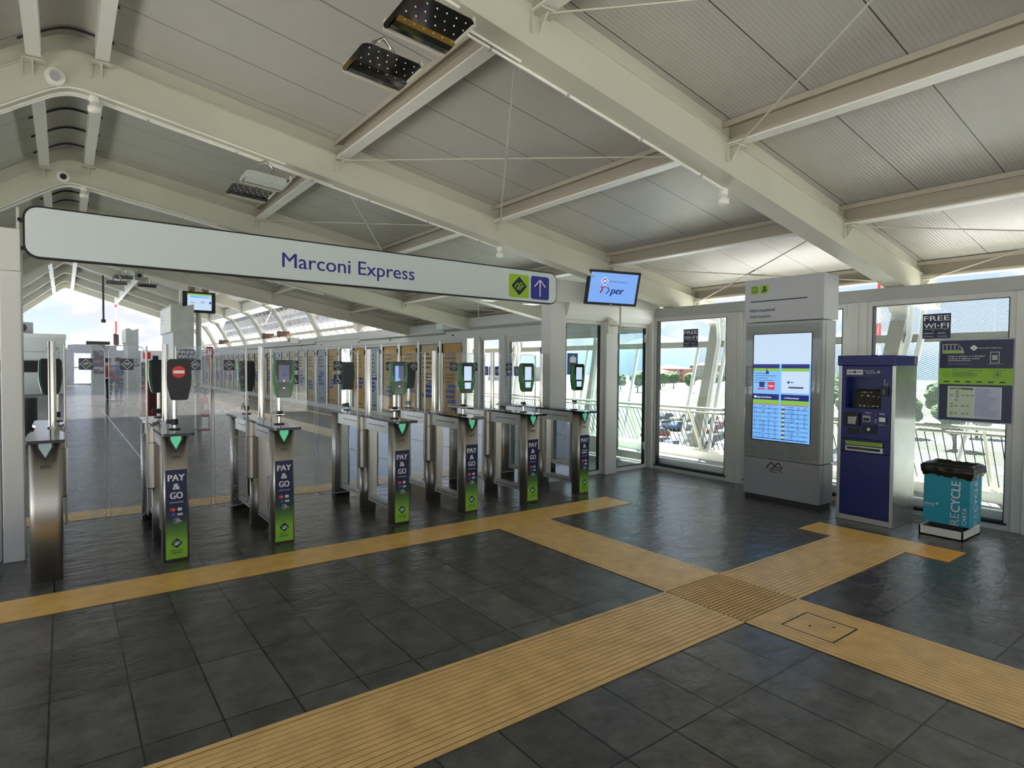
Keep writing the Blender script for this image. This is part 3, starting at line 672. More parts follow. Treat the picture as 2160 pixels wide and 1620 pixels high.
for x0 in (.0, .36):
    x1 = x0 + .335
    d.rect(x0, x1, h - .41, h - .36, scr_navy, 4); d.rect(x0, x1, h - .445, h - .41, scr_green, 4)
    d.rect(x0 + .0, x1, h - .70, h - .445, scr_pale if x0 else scr_sky, 4); d.rect(x0, x1, h - .79, h - .72, scr_navy, 4); d.rect(x0, x1, h - .84, h - .79, scr_green, 4)
    d.rect(x0, x1, h - .855, h - .84, screen_mat('lit_violet', (150, 110, 150), .36), 4)
    R = random.Random(int(x0 * 100) + 3)
    for i in range(16):
        yy = h - .875 - i * .0255
        if i % 2: d.rect(x0, x1, yy - .008, yy + .014, screen_mat('lit_blue_row', (96, 152, 214), .31), 4)
        for xx, ww in ((.015, .02), (.05, .015), (.09, .02), (.12, .05), (.2, .03), (.28, .03)):
            if R.random() < .8: d.rect(x0 + xx, x0 + xx + ww * R.uniform(.6, 1), yy, yy + .006, scr_navy, 5)
        if x0: d.rect(x0 + .012, x0 + .05, yy - .004, yy + .010, [scr_ochre, scr_navy, scr_ochre, scr_grey][i % 4], 6)
d.text('Bologna Centrale Stazione', .04, h - .768, .018, scr_white, 6, w=.2); d.text('A. G.Marconi Airport', .40, h - .768, .018, scr_white, 6, w=.18)
d.disc(.03, h - .757, .012, scr_white, 6); d.bars(.02, h - .47, .28, 5, .028, .006, scr_navy, 6, 8); d.rect(.19, .28, h - .67, h - .575, scr_red, 6); d.text('TEST', .2, h - .635, .02, scr_white, 7, w=.07)
d.rect(.08, .15, h - .64, h - .575, scr_navy, 6); d.rect(.06, .16, h - .67, h - .652, scr_red, 6)
d.diamond(.45, h - .575, .018, .018, scr_navy, 6); d.rect(.475, .51, h - .58, h - .57, scr_navy, 6); d.rect(.45, .63, h - .645, h - .625, scr_grey, 6)
d.poly([(.17, h - .44), (.175, h - .395), (.183, h - .44), (.205, h - .45), (.20, h - .48), (.16, h - .48)], scr_navy, 7)
d.rect(.03, .66, .02, .025, scr_navy, 6)
d.build('screen', t)
d = Decal((-.018, .488, 2.168), '-x'); hn = mat('header_ink', (20, 24, 84), .4)
d.rect(.085, .185, .345, .445, lime, 1, .012); d.ring(.135, .395, .036, .007, navy, 2); d.rect(.131, .139, .372, .405, navy, 2); d.disc(.135, .415, .006, navy, 2)
d.rect(.205, .315, .345, .445, lime, 1, .012); d.poly([(.225, .36), (.25, .36), (.285, .43), (.245, .43), (.238, .415), (.255, .415)], navy, 2); d.poly([(.26, .36), (.28, .36), (.297, .40), (.275, .40)], navy, 2)
d.rect(.08, .79, .245, .258, hn, 1); d.text('Informazioni', .075, .125, .042, hn, 1, w=.325, bold=.04); d.text('Information', .075, .05, .042, hn, 1, w=.27, shear=.25, bold=.02)
d.build('header_print', t)
d = Decal((0, .475, .05), '-x'); L_ = [(.33, .345), (.315, .365), (.375, .42), (.415, .375), (.455, .425), (.51, .365)]
d.line(L_, .012, black, 1); d.line([(.35, .318), (.41, .372), (.475, .366), (.50, .345)], .011, black, 1); d.line([(.375, .34), (.47, .335), (.495, .315)], .009, black, 1); d.line([(.36, .31), (.44, .303)], .009, black, 1); d.build('emblem', t)

# ============================================================ ticket machine
t = thing('ticket_machine', 'dark blue ticket machine with steel sides and a small black touch screen', 'ticket machine', (6.64, 2.775, 0))
MB().box(.02, .50, -.265, .265, 0, .06, steel).box(.0, .53, -.275, -.24, 0, 1.64, galv).box(0, .53, .24, .275, 0, 1.64, galv).box(.4, .53, -.24, .24, 0.06, 1.64, galv).build('cabinet_shell', t, .004)
MB().box(-.02, .53, -.28, .28, 1.64, 1.745, navy_box).build('top_cap', t, .006)
b = MB(); b.box(-.004, .03, -.238, .238, .07, .735, navy_box); b.build('lower_door', t, .003)
b = MB()      # fascia with a real recess for the screen
Yl, Yr = .238, -.238
b.box(-.004, .03, -.238, .238, .742, .872, navy_box)
b.box(-.004, .03, .195, .238, .878, 1.635, navy_box); b.box(-.004, .03, -.238, -.15, .878, 1.635, navy_box); b.box(-.004, .03, -.15, .195, .878, 1.195, navy_box); b.box(-.004, .03, -.15, .195, 1.52, 1.635, navy_box)
b.build('front_panel', t)
b = MB(); b.box(.14, .16, -.15, .195, 1.19, 1.53, navy_box); b.box(.03, .15, -.152, -.145, 1.19, 1.53, navy_box); b.box(.03, .15, .19, .2, 1.19, 1.53, navy_box); b.box(.03, .15, -.15, .195, 1.185, 1.195, navy_box); b.box(.03, .15, -.15, .195, 1.52, 1.53, navy_box); b.build('recess', t)
n_ = Vector((-.94, 0, .34)).normalized(); up_ = Vector((.34, 0, .94)).normalized()
d = Decal((.035, .115, 1.205), ((0, -1, 0), tuple(up_)))
d.rect(-.015, .265, -.01, .20, black, 0); d.rect(0, .25, 0, .185, mat('machine_screen', (44, 40, 34), .15), 1)
d.disc(.065, .165, .008, wprint, 2); d.rect(.03, .05, .163, .167, wprint, 2); d.rect(.08, .10, .163, .167, wprint, 2); d.ring(.13, .165, .007, .003, wprint, 2); d.rect(.2, .206, .16, .166, scr_grey, 2); d.rect(.22, .226, .16, .166, scr_grey, 2)
d.rect(.035, .06, .122, .134, lime, 2); d.rect(.095, .12, .122, .134, wprint, 2); d.rect(.15, .175, .118, .13, scr_grey, 2); d.line([(.205, .105), (.215, .128)], .005, wprint, 2)
for i, c in enumerate((wprint, wprint, orange, wprint, wprint)): d.rect(.035 + i * .042, .057 + i * .042, .012, .022, c, 2)
d.build('touch_screen', t)
d = Decal((-.004, .0, 0), '-x'); d.rect(-.19, -.03, 1.545, 1.598, alu, 1); d.rect(-.18, -.13, 1.568, 1.576, darkgrey, 2); d.diamond(-.11, 1.572, .02, .017, darkgrey, 2); d.rect(-.085, -.04, 1.568, 1.576, darkgrey, 2)
d.rect(-.02, .14, 1.55, 1.60, navy, 1); d.text('marconi', -.015, 1.58, .014, wprint, 2, w=.09); d.text('express', .0, 1.56, .014, wprint, 2, w=.1); d.disc(.12, 1.575, .014, alu_d, 2)
d.bars(.0, 1.16, .07, 2, .008, .004, alu, 1); d.bars(.135, 1.155, .08, 2, .008, .004, alu, 1, 4); d.rect(.095, .11, 1.135, 1.147, red, 1); d.rect(.095, .11, 1.105, 1.117, blueprint, 1); d.rect(.095, .112, 1.08, 1.09, wprint, 1); d.rect(.095, .112, 1.055, 1.062, wprint, 1); d.bars(.13, 1.045, .08, 2, .008, .004, alu_d, 1)
d.rect(.175, .18, 1.44, 1.50, alu, 1); d.rect(.2, .204, 1.43, 1.47, alu, 1)
d.build('printed_labels', t)
b = MB(); b.prism(rrect(.045, .195, 1.01, 1.15, .012), -.04, .0, black, 'x'); b.build('banknote_slot', t)
b = MB(); b.prism([(.075, 1.03), (.15, 1.03), (.15, 1.105), (.065, 1.11)], -.048, -.035, alu_d, 'x'); b.build('keypad', t)
b = MB(); b.prism(rrect(-.155, -.215 + .01, 1.06, 1.12, .002)[::-1], -.02, 0, black, 'x'); b.prism(rrect(-.20, -.14, 1.07, 1.115, .004), -.022, -.01, wprint, 'x'); b.build('card_reader', t)
b = MB(); b.prism(rrect(-.055, .02, 1.06, 1.125, .004), -.012, 0, alu_d, 'x'); b.prism(rrect(-.045, .012, 1.07, 1.10, .004), -.014, -.01, black, 'x'); b.build('ticket_reader', t)
b = MB(); b.prism(rrect(-.113, .022, .94, 1.025, .01), -.018, 0, black, 'x'); b.tube([(-.018, -.045, .985), (-.026, -.045, .985)], .016, galv, 14); b.build('coin_slot', t)
b = MB(); b.prism(rrect(.06, .165, .925, .98, .008), -.012, 0, black, 'x'); b.build('receipt_slot', t)
b = MB(); b.prism(rrect(-.22, -.15, 1.33, 1.425, .008), -.03, 0, black, 'x'); b.prism(rrect(-.20, -.17, 1.35, 1.40, .01), -.036, -.03, blackgloss, 'x'); b.build('chip_card_slot', t)
b = MB(); b.box(-.03, 0, -.183, .178, .745, .805, galv); b.box(-.034, -.01, -.16, .16, .765, .79, black); b.box(-.036, -.03, -.06, .09, .77, .786, darkgrey); b.build('coin_tray', t, .003)
d = Decal((-.03, 0, 0), '-x'); d.rect(-.178, .183, .815, .852, lime, 1); d.text('RITIRO BIGLIETTI E RESTO', -.15, .826, .014, navy, 2, w=.3); d.build('tray_label', t)
MB().box(.10, .13, -.05, .0, 1.745, 1.752, black).build('top_lock', t)
d = Decal((.44, -.28, 1.655)); d.rect(0, .05, 0, .075, alu_d, 1); d.rect(.012, .04, .01, .06, galv, 2); d.build('cap_label', t)

# ============================================================ recycling bin
t = thing('recycling_bin', 'turquoise recycling bin for paper with a black liner over its rim', 'bin', (6.72, 1.885, .0))
b = MB(); b.box(.0, .33, 0, .375, .13, .655, teal); b.build('body', t, .004)
b = MB(); R = random.Random(3); ring = []
cxy = (.165, .1875); levels = [(.012, .585, .022), (.018, .61, .010), (.032, .63, .016), (.026, .655, .008), (.034, .675, .014), (.02, .695, .008), (.004, .712, .012), (-.012, .70, .006), (-.04, .62, 0)]
nn = 60
for (off, z, jit) in levels:
    rr = []
    for k in range(nn):
        a = 2 * math.pi * k / nn; c, s_ = math.cos(a), math.sin(a); q = max(abs(c) / (.165 + off), abs(s_) / (.1875 + off)); x = c / q; y_ = s_ / q
        j = R.uniform(-1, 1) * jit
        rr.append((cxy[0] + x * (1 + j * 1.4), cxy[1] + y_ * (1 + j * 1.4), z + R.uniform(-1, 1) * jit * .8))
    ring.append(rr)
v = [p for r_ in ring for p in r_]; f = [(i * nn + k, i * nn + (k + 1) % nn, (i + 1) * nn + (k + 1) % nn, (i + 1) * nn + k) for i in range(len(ring) - 1) for k in range(nn)]
b.add(v, f, bagmat, True); o = b.build('bin_liner', t); sd = o.modifiers.new('sub', 'SUBSURF'); sd.levels = sd.render_levels = 1
for ax_, o_, nm in (('-x', (0, .375, .032), 'front'), ('-y', (0, 0, .032), 'side')):
    d = Decal(o_, ax_)
    wq = .375 if ax_ == '-x' else .33
    d.text('RE', wq - .08 if ax_ == '-x' else .20, .105, .075, alu, 1, w=.115, rot=math.pi / 2); d.text('CYCLE', wq - .075 if ax_ == '-x' else .20, .23, .075, wprint, 1, w=.29, bold=.03, rot=math.pi / 2); d.text('CARTA', wq - .022 if ax_ == '-x' else .25, .12, .034, wprint, 1, w=.16, bold=.02, rot=math.pi / 2)
    if ax_ == '-x': d.text('rekeep', .005, .265, .026, wprint, 1, w=.09); d.poly([(.105, .29), (.118, .285), (.11, .265)], wprint, 1); d.poly([(.118, .30), (.13, .292), (.118, .272)], wprint, 1); d.rect(.005, .09, .25, .254, alu, 1)
    else: d.line([(.03, .27), (.14, .28), (.14, .31)], .006, mat('pale_teal', (120, 190, 205), .5), 1)
    d.build('lettering', t)
t = thing('bin_tray', 'shallow white tray on the floor under the turquoise recycling bin', 'tray', (6.70, 1.925, 0))
b = MB(); b.box(0, .49, 0, .36, 0, .012, white); b.box(0, .012, 0, .36, 0, .085, white); b.box(.478, .49, 0, .36, 0, .085, white); b.box(0, .49, 0, .012, 0, .085, white); b.box(0, .49, .348, .36, 0, .085, white); b.build('tray_body', t)
MB().box(.06, .12, .03, .3, .012, .13, black).build('support_block', t); MB().box(.24, .30, .03, .3, .012, .13, black).build('support_block', t)

# ============================================================ ticket gates
GX = [-.115, .72, 1.57, 2.73, 3.567, 4.425, 5.26]
LANE = [(GX[i] + GX[i + 1]) / 2 for i in range(6)]
CACHE = {}
def part(name, key, fn, parent, loc=(0, 0, 0), rz=0, bevel=0):
    if key not in CACHE: CACHE[key] = fn().mesh(name)
    o = D.objects.new(name, CACHE[key]); COL.objects.link(o); o.parent = parent; o.location = loc; o.rotation_euler = (0, 0, rz); return o
def f_front():
    b = MB(); b.prism(rrect(-.096, .096, 0, .15, .035), .0, 1.03, steel, 'z', True); return b
def f_beam():
    b = MB(); b.box(-.07, .07, .14, 1.62, .90, 1.03, steel)
    for y0 in (.25, 1.0): b.box(-.0712, -.07, y0, y0 + .42, .965, .972, black); b.box(.07, .0712, y0, y0 + .42, .965, .972, black)
    return b
def f_top():
    b = MB(); P_ = [(-.115, -.115), (-.10, -.13), (.10, -.13), (.115, -.115), (.115, .45), (.085, .6), (.085, 1.15), (.115, 1.3), (.115, 1.78), (.10, 1.795), (-.10, 1.795), (-.115, 1.78), (-.115, 1.3), (-.085, 1.15), (-.085, .6), (-.115, .45)]
    b.prism(P_, 1.03, 1.052, blackgloss); return b
def f_col():
    b = MB(); b.prism(rrect(-.085, .085, .78, .93, .06), 0, .47, steel, 'z', True); b.box(-.05, .05, .8, .91, .45, 1.0, steel); return b
def f_slv():
    b = MB()
    for s_ in (-1, 1): b.cyl(s_ * .07, .855, .47, .88, .052, steel, 24)
    for s_ in (-1, 1): b.cyl(s_ * .07, .855, .884, 1.03, .047, steel, 24)
    for s_ in (-1, 1): b.cyl(s_ * .07, .855, .466, .472, .0535, black, 24)
    return b
def f_rail():
    b = MB()
    b.box(-.035, .035, .19, .8, .11, .17, steel); b.box(-.036, .036, .25, .75, .135, .142, black); b.box(-.035, .035, .90, 1.61, .11, .17, steel); b.box(-.036, .036, 1.0, 1.5, .135, .142, black)
    for (y0, y1) in ((.16, .24), (.70, .74), (.98, 1.02), (1.54, 1.61)): b.box(-.04, .04, y0, y1, .11, .90, steel)
    b.box(-.042, .042, .196, .204, .12, .89, black); b.quad((0, .24, .17), (0, .70, .17), (0, .70, .9), (0, .24, .9), smoked); b.quad((0, 1.02, .17), (0, 1.54, .17), (0, 1.54, .9), (0, 1.02, .9), smoked); return b
def f_pole(): return MB().cyl(0, 0, 0, .735, .028, chrome, 20).cyl(0, 0, 0, .012, .045, chrome, 20)
def f_rpole(): return MB().cyl(0, 0, 0, .30, .016, chrome, 14).cyl(0, 0, 0, .01, .045, darkgrey, 20)
def f_lens(off):
    def g():
        d = Decal((0, 0, 0)); p = [(-.052, 1.028), (.052, 1.028), (.052, .985), (0, .885), (-.052, .985)]; d.poly(p, black, 1)
        q = [(-.038, 1.028), (.038, 1.028), (.038, .988), (0, .911), (-.038, .988)]; d.poly(q, tri_off if off else tri, 2); return d.b
    return g
def f_maker():
    d = Decal((0, 0, 0)); mk = mat('dark_maroon_print', (60, 22, 24), .4); d.text('SAIMA', 0, .842, .016, mk, 1, w=.062, al='c', bold=.03); d.rect(-.034, .034, .834, .8365, mk, 1); return d.b
def f_pay():
    d = Decal((0, 0, 0)); w = .078
    d.poly([(-w, .02), (w, .02), (w, .745), (-w, .745)], paygo, 1)
    for tx, z, h, ww in (('PAY', .655, .054, .118), ('&', .585, .05, .05), ('GO', .510, .055, .088)): d.text(tx, 0, z, h, wprint, 2, w=ww, al='c', bold=.05)
    d.text('CONTACTLESS', 0, .475, .0105, wprint, 2, w=.098, al='c', bold=.02)
    d.disc(-.036, .422, .0135, red, 2); d.disc(-.022, .422, .0135, orange, 3); d.rect(.008, .038, .41, .434, wprint, 2, .004); d.text('V', .019, .416, .012, blueprint, 3)
    d.disc(-.036, .382, .0135, blueprint, 2); d.disc(-.022, .382, .0135, mat('mid_blue_print', (30, 110, 200), .4), 3); d.disc(-.029, .382, .006, red, 4); d.rect(-.0 + .006, .044, .371, .389, wprint, 2, .003); d.text('VISA', .012, .375, .009, blueprint, 3, w=.026)
    d.ring(0, .33, .021, .003, wprint, 2)
    b = d.b
    for k in range(3): d.ring(-.012, .33, .008 + k * .006, .0028, wprint, 2, 8, -50, 50)
    d.line([(.01, .34), (.03, .325), (.036, .315)], .004, wprint, 3); d.line([(.01, .33), (.024, .322)], .004, wprint, 3)
    d.logo(.0, .145, .040, navy, wprint, 2, accent=tri); d.text('marconi', 0, .083, .013, navy, 2, w=.078, al='c', bold=.02); d.text('express', 0, .064, .013, navy, 2, w=.076, al='c', bold=.02)
    return d.b
RD = [(-.080, .17), (.080, .17), (.088, .15), (.092, .02), (.088, -.04), (.066, -.15), (.055, -.165), (-.055, -.165), (-.066, -.15), (-.088, -.04), (-.092, .02), (-.088, .15)]
def f_shell(dark):
    def g():
        b = MB(); m_ = black if dark else greenshell
        b.prism([(x, z) for x, z in RD], .0, .05, m_, 'y'); b.prism([(x * .86, z * .96) for x, z in RD], .05, .085, black, 'y')
        b.box(-.07, .07, -.004, .06, .168, .178, black); return b
    return g
def f_face():
    d = Decal((0, 0, 0)); p = [(-.066, .165), (.066, .165), (.070, .0), (.048, -.05), (.048, -.155), (-.048, -.155), (-.048, -.05), (-.070, 0)]
    d.poly(p, blackgloss, 2); d.line([(.074, .04), (.066, -.005), (.054, -.03)], .004, tri, 3); d.line([(-.074, .04), (-.066, -.005), (-.054, -.03)], .004, tri, 3); return d.b
def f_scr(lit):
    def g():
        d = Decal((0, -.003, 0)); a = (scr_grey, scr_blue, scr_pale)[lit]
        d.rect(-.046, .046, -.025, .135, a, 2)
        if lit == 0: d.poly([(-.012, .03), (.022, .03), (.022, .055), (.005, .065), (-.012, .045)], scr_navy, 3); d.rect(-.003, .003, -.018, .0, scr_white, 3)
        if lit == 1: d.rect(-.01, .046, -.025, .135, scr_grey, 3); d.rect(-.002, .003, -.015, .005, scr_white, 4)
        d.poly([(-.04, -.045), (.04, -.045), (.036, -.115), (-.036, -.115)], scr_dark if lit < 2 else scr_pale, 2); d.rect(-.008, .008, -.08, -.073, scr_white, 3)
        return d.b
    return g
def f_noentry():
    d = Decal((0, -.002, 0)); d.disc(-.002, .07, .05, red, 2, 32); d.rect(-.042, .038, .058, .082, wprint, 3); return d.b
def f_scan(): 
    b = MB(); b.box(-.035, .035, -.045, .03, .05, .058, chrome); b.add([(-.04, -.05, .05), (.035, -.05, .05), (.035, .02, .09), (-.04, .02, .09)], [(0, 1, 2, 3)], glass); b.box(-.02, .025, -.02, .02, .058, .085, black); b.cyl(.0, .0, .035, .05, .022, black, 14); b.cyl(0, 0, .0, .035, .012, chrome, 12); return b
def f_clamp(): return MB().cyl(0, 0, .04, .09, .026, black, 16).box(-.06, -.02, -.012, .012, .05, .085, black)
def f_wing(w, m_):
    def g():
        b = MB(); pts = rrect(0, w, .0, 1.55, .07, 6); n = len(pts)
        b.add([(x, 0, z) for x, z in pts], [list(range(n))], m_)
        # thin bright polished edge
        for i in range(n):
            (xa, za), (xb, zb) = pts[i], pts[(i + 1) % n]
            if xa < .001 and xb < .001: continue
            b.tube([(xa, 0, za), (xb, 0, zb)], .0034, pexedge, 4, False)
        return b
    return g
def f_hinge(): return MB().cyl(0, 0, .02, 1.56, .009, steel, 10).box(-.012, .02, -.012, .012, .28, .68, galv)
def f_stick(kind):
    def g():
        d = Decal((0, -.002, 0)); d.rect(-.05, .05, -.05, .05, navy, 1, .006)
        if kind: 
            d.disc(-.006, .032, .009, wprint, 2); d.line([(-.006, .022), (-.004, -.002), (.016, -.004), (.026, -.028), (.034, -.026)], .007, wprint, 2); d.line([(-.005, .012), (.012, .01)], .006, wprint, 2); d.ring(-.004, -.016, .022, .006, wprint, 2, 20, 130, 340)
        else: d.logo(0, 0, .036, navy, wprint, 2, frame=alu, accent=mat('sticker_green', (110, 170, 100), .4))
        return d.b
    return g
GL = ['first steel gate at the left end, without any advert, beside the white wall post',
      'steel gate whose front card reader is black with a red no-entry disc',
      'steel gate with advert standing left of the wide wheelchair lane',
      'steel gate with advert standing right of the wide wheelchair lane',
      'steel gate third from the right end, in front of the last yellow poster doors',
      'steel gate second from the right end, with a lit pale card reader',
      'last steel gate at the right end, next to the glazed return wall']
for k, gx in enumerate(GX):
    g = thing('ticket_gate', GL[k], 'ticket gate', (gx, 5.5, 0), 0, 'row of steel ticket gates')
    fp = part('front_pedestal', 'fp', f_front, g); part('lens_arrow', 'ln%d' % (k == 0), f_lens(k == 0), fp); part('maker_plate', 'mk', f_maker, fp)
    if k: part('advert_sticker', 'pay', f_pay, fp)
    part('rear_pedestal', 'fp', f_front, g, (0, 1.75, 0), math.pi); part('top_beam', 'bm', f_beam, g); part('top_plate', 'tp', f_top, g); part('middle_column', 'cl', f_col, g)
    part('hinge_sleeve', 'sv', f_slv, g); part('lower_rail', 'rl', f_rail, g); part('steel_pole', 'pl', f_pole, g, (.035, .90, 1.05))
    if k:
        rp = part('reader_pole', 'rp', f_rpole, g, (.02, .22, 1.05))
        rd = part('card_reader', 'sh%d' % (k == 1), f_shell(k == 1), g, (.05, .17, 1.465), -.12)
        if k == 1: part('no_entry_disc', 'ne', f_noentry, rd); part('clamp', 'cp', f_clamp, rp)
        else:
            part('reader_face', 'fc', f_face, rd); part('reader_screen', 'sc%d' % (0, 0, 0, 1, 2, 2, 2)[k], f_scr((0, 0, 0, 1, 2, 2, 2)[k]), rd); part('ticket_scanner', 'tk', f_scan, rp, (0, 0, .04))
    if k < 6:
        rp = part('reader_pole', 'rp', f_rpole, g, (.06, 1.62, 1.05)); part('clamp', 'cp', f_clamp, rp)
        rd = part('rear_reader', 'sh0', f_shell(False), g, (.06 if k else .01, 1.68, 1.465), math.pi + .1); part('reader_face', 'fc', f_face, rd); part('reader_screen', 'sc0', f_scr(0), rd)
    for side in (-1, 1):
        li = k if side == 1 else k - 1
        if li < 0 or li > 5: continue
        w = abs(LANE[li] - gx) - .015 - .125; m_ = perspex if li < 2 else perspex_c
        o = part('glass_wing', 'wg%.3f%d' % (w, li < 2), f_wing(w, m_), g, (side * .125, .855, .21))
        if side < 0: o.scale = (-1, 1, 1)
        part('wing_hinge', 'hg', f_hinge, g, (side * .118, .855, .2))
        off = .15 if li != 2 else .235
        lx = abs(LANE[li] - gx) - off - .125
        s_ = part('logo_sticker', 'st0', f_stick(0), o, (lx, -.002, 1.385))
        if side < 0: s_.scale = (-1, 1, 1)
        if li == 2:
            s_ = part('wheelchair_sticker', 'st1', f_stick(1), o, (lx, -.002, 1.24))
            if side < 0: s_.scale = (-1, 1, 1)

# ============================================================ hanging screens
t = thing('hanging_screen', 'black framed television showing two company logos on a blue ground', 'screen', (6.047, 5.795, 2.684))
yw, tl, ro = -.353, .279, -.02
n_ = Vector((math.sin(yw) * math.cos(tl), -math.cos(yw) * math.cos(tl), -math.sin(tl))); rt = Vector((math.cos(yw), math.sin(yw), 0)); up_ = n_.cross(rt)
rt, up_ = (rt * math.cos(ro) + up_ * math.sin(ro)), (up_ * math.cos(ro) - rt * math.sin(ro))
t.rotation_euler = Matrix((rt, up_, n_)).transposed().to_euler()
AXZ = ((1, 0, 0), (0, 1, 0))
MB().box(-.39, .39, -.235, .235, -.045, .004, black).box(-.2, .2, -.15, .15, -.08, -.045, black).build('casing', t, .004)
d = Decal((0, 0, .004), AXZ); d.rect(-.352, .352, -.20, .205, scr_blue, 1)
d.logo(-.14, .095, .045, scr_navy, scr_white, 2, frame=scr_white); d.text('marconi express', -.075, .082, .026, scr_navy, 2, w=.27)
dr_ = screen_mat('lit_dark_red', (150, 30, 44), .36)
d.text('T', -.20, -.075, .095, dr_, 2, w=.095, shear=.3, bold=.05); d.line([(-.085, .01), (-.055, -.03), (-.095, -.08)], .014, scr_navy, 2); d.text('per', -.035, -.075, .10, scr_navy, 2, w=.20, shear=.2, bold=.05)
d.build('screen_picture', t)
d = Decal((0, 0, .005), AXZ); d.rect(-.02, .02, -.224, -.216, alu_d, 1); d.build('maker_badge', t)
t2 = thing('screen_bracket', 'thin cream wall bracket carrying the tilted television', 'bracket', (6.50, 6.28, 2.1))
MB().tube([(0, -.01, .12), (.07, -.14, .12), (.07, -.14, .46), (-.05, -.2, .52), (-.36, -.40, .58)], .018, cream, 10).build('arm', t2)
MB().box(-.05, .06, -.006, .012, .0, .22, cream).build('wall_plate', t2)

t = thing('platform_screen', 'black screen with a green headed departure list above the steel pillar', 'screen', (2.645, 16.2, 3.10), .05)
MB().box(-.36, .36, 0, .12, -.25, .25, black).build('casing', t, .005)
MB().box(-.42, -.36, .02, .1, -.24, .25, alu).build('side_mount', t)
d = Decal((0, -.001, 0)); d.rect(-.26, .27, -.19, .2, scr_pale, 1); d.rect(-.26, .27, .16, .2, scr_green, 2); d.rect(-.2, .22, .1, .15, scr_sky, 2); d.bars(-.2, .0, .12, 2, .02, .007, scr_navy, 2); d.bars(.03, .02, .14, 2, .025, .008, scr_navy, 2, 4); d.rect(.22, .26, -.03, .02, scr_navy, 2); d.build('screen_picture', t)
for sx_ in (-.16, .15):
    bb = MB().lathe([(.01, -.12), (.075, -.09), (.085, 0), (.05, .07), (.01, .09)], (0, 0, 0), mat('dusty_brown', (128, 100, 82), .7), 16).build('warning_lamp', t, 0, (sx_, .05, .36))
t = thing('screen_post', 'slim white post holding up the platform screen', 'post', (2.66, 16.42, 0)); MB().cyl(0, 0, 0, 2.95, .06, white, 18).cyl(0, 0, 0, .02, .12, white, 18).build('shaft', t)

# ============================================================ steel pillars
def pillar(x0, x1, y0, y1, z, zh, label, wi):
    t = thing('steel_pillar', label, 'information pillar', (x0, y0, 0))
    w, d_ = x1 - x0, y1 - y0
    MB().box(.01, w, 0, d_, 0, zh, galv).build('shaft', t, .006)
    b = MB(); pts = [(-.03, zh), (w, zh - .02), (w, z + .02), (w * .5, z - .04), (.06, z + .03), (-.03, z)]
    b.prism(pts, -.03, d_, galv, 'y'); b.build('head', t)
    d = Decal((-.03, d_, zh), '-x'); d.rect(.05, d_ - .02, .03, z - zh - .05, white, 1); d.bars(.2, (z - zh) * .75, .6, 4, .07, .02, alu_d, 2); d.build('head_panel', t)
    if wi:
        d = Decal((.10 * w, 0, 0)); hh = .3 * w / .46; y_ = wi; s_ = w * .85
        d.rect(.04, .04 + s_, y_, y_ + hh * 1.2, navy, 1); d.text('FREE', .06, y_ + hh * .85, hh * .25, wprint, 2, w=s_ * .9, bold=.02); d.text('WI-FI', .06, y_ + hh * .5, hh * .25, wprint, 2, w=s_ * .9, bold=.02); d.bars(.06, y_ + hh * .4, s_ * .8, 4, hh * .08, hh * .03, alu, 2); d.build('wifi_sticker', t)
pillar(2.04, 2.49, 16.0, 17.9, 3.0, 2.35, 'tall stainless steel pillar with a square internet sticker behind the no-entry gate', 1.60)
pillar(1.84, 2.2, 25.8, 27.6, 2.86, 2.36, 'smaller farther stainless steel pillar seen through the first lane glass', 1.5)

t = thing('fire_extinguisher', 'faded red fire extinguisher on a floor stand seen through the second lane glass', 'fire extinguisher', (2.74, 16.15, 0))
pink = mat('faded_red', (178, 84, 110), .5)
MB().lathe([(.06, .33), (.085, .36), (.085, .72), (.06, .79), (.02, .82)], (0, 0, 0), pink, 18).build('cylinder', t)
MB().cyl(0, 0, .82, .87, .025, darkgrey, 10).box(-.01, .08, -.01, .01, .86, .89, black).build('valve', t)
MB().tube([(-.02, 0, .85), (-.08, 0, .9), (-.1, 0, 1.0), (-.05, 0, 1.05), (.02, 0, .98), (.03, 0, .88)], .012, black, 8).build('hose', t)
MB().tube([(.09, 0, .02), (.09, 0, .5)], .01, pink, 8).tube([(-.12, 0, .015), (.12, 0, .015)], .012, pink, 8).tube([(0, -.1, .015), (0, .1, .015)], .012, pink, 8).tube([(.09, 0, .33), (-.08, 0, .33)], .01, pink, 8).cyl(0, 0, 0, .012, .13, pink, 18).build('stand', t)
d = Decal((0, -.087, .5)); d.rect(-.04, .04, 0, .14, wprint, 1); d.build('paper_label', t)
t = thing('fire_sign_post', 'thin red fire sign on a leaning red post left of the poster doors', 'sign', (5.2, 29.2, 0)); MB().tube([(0, 0, 0), (0, 0, 1.2), (-.13, 0, 1.95)], .025, red, 8).build('post', t)
MB().box(-.18, .1, -.02, 0, 1.93, 2.38, mat('dull_red', (190, 60, 80), .5)).box(-.12, -.06, -.025, -.02, 2.0, 2.3, wprint).box(-.02, .04, -.025, -.02, 2.0, 2.3, wprint).build('sign_plate', t)
t = thing('waste_bin', 'grey cylindrical waste bin standing just behind the white wall post', 'bin', (-.66, 17.3, 0)); MB().lathe([(.15, 0), (.17, .02), (.17, .78), (.18, .80), (.18, .83), (.15, .83), (.14, .7)], (0, 0, 0), mat('bin_grey', (92, 94, 96), .35, .5), 24).build('drum', t)
t = thing('maroon_kiosk', 'black and maroon machine behind the no-entry gate', 'vending machine', (2.1, 20.9, 0)); MB().box(-.25, .3, 0, .6, 0, 1.0, darkred).box(-.05, .3, -.02, 0, .2, .8, mat('deep_maroon', (70, 12, 20), .4)).build('lower_cabinet', t); MB().box(-.25, .3, 0, .6, 1.0, 1.65, black).build('upper_cabinet', t)
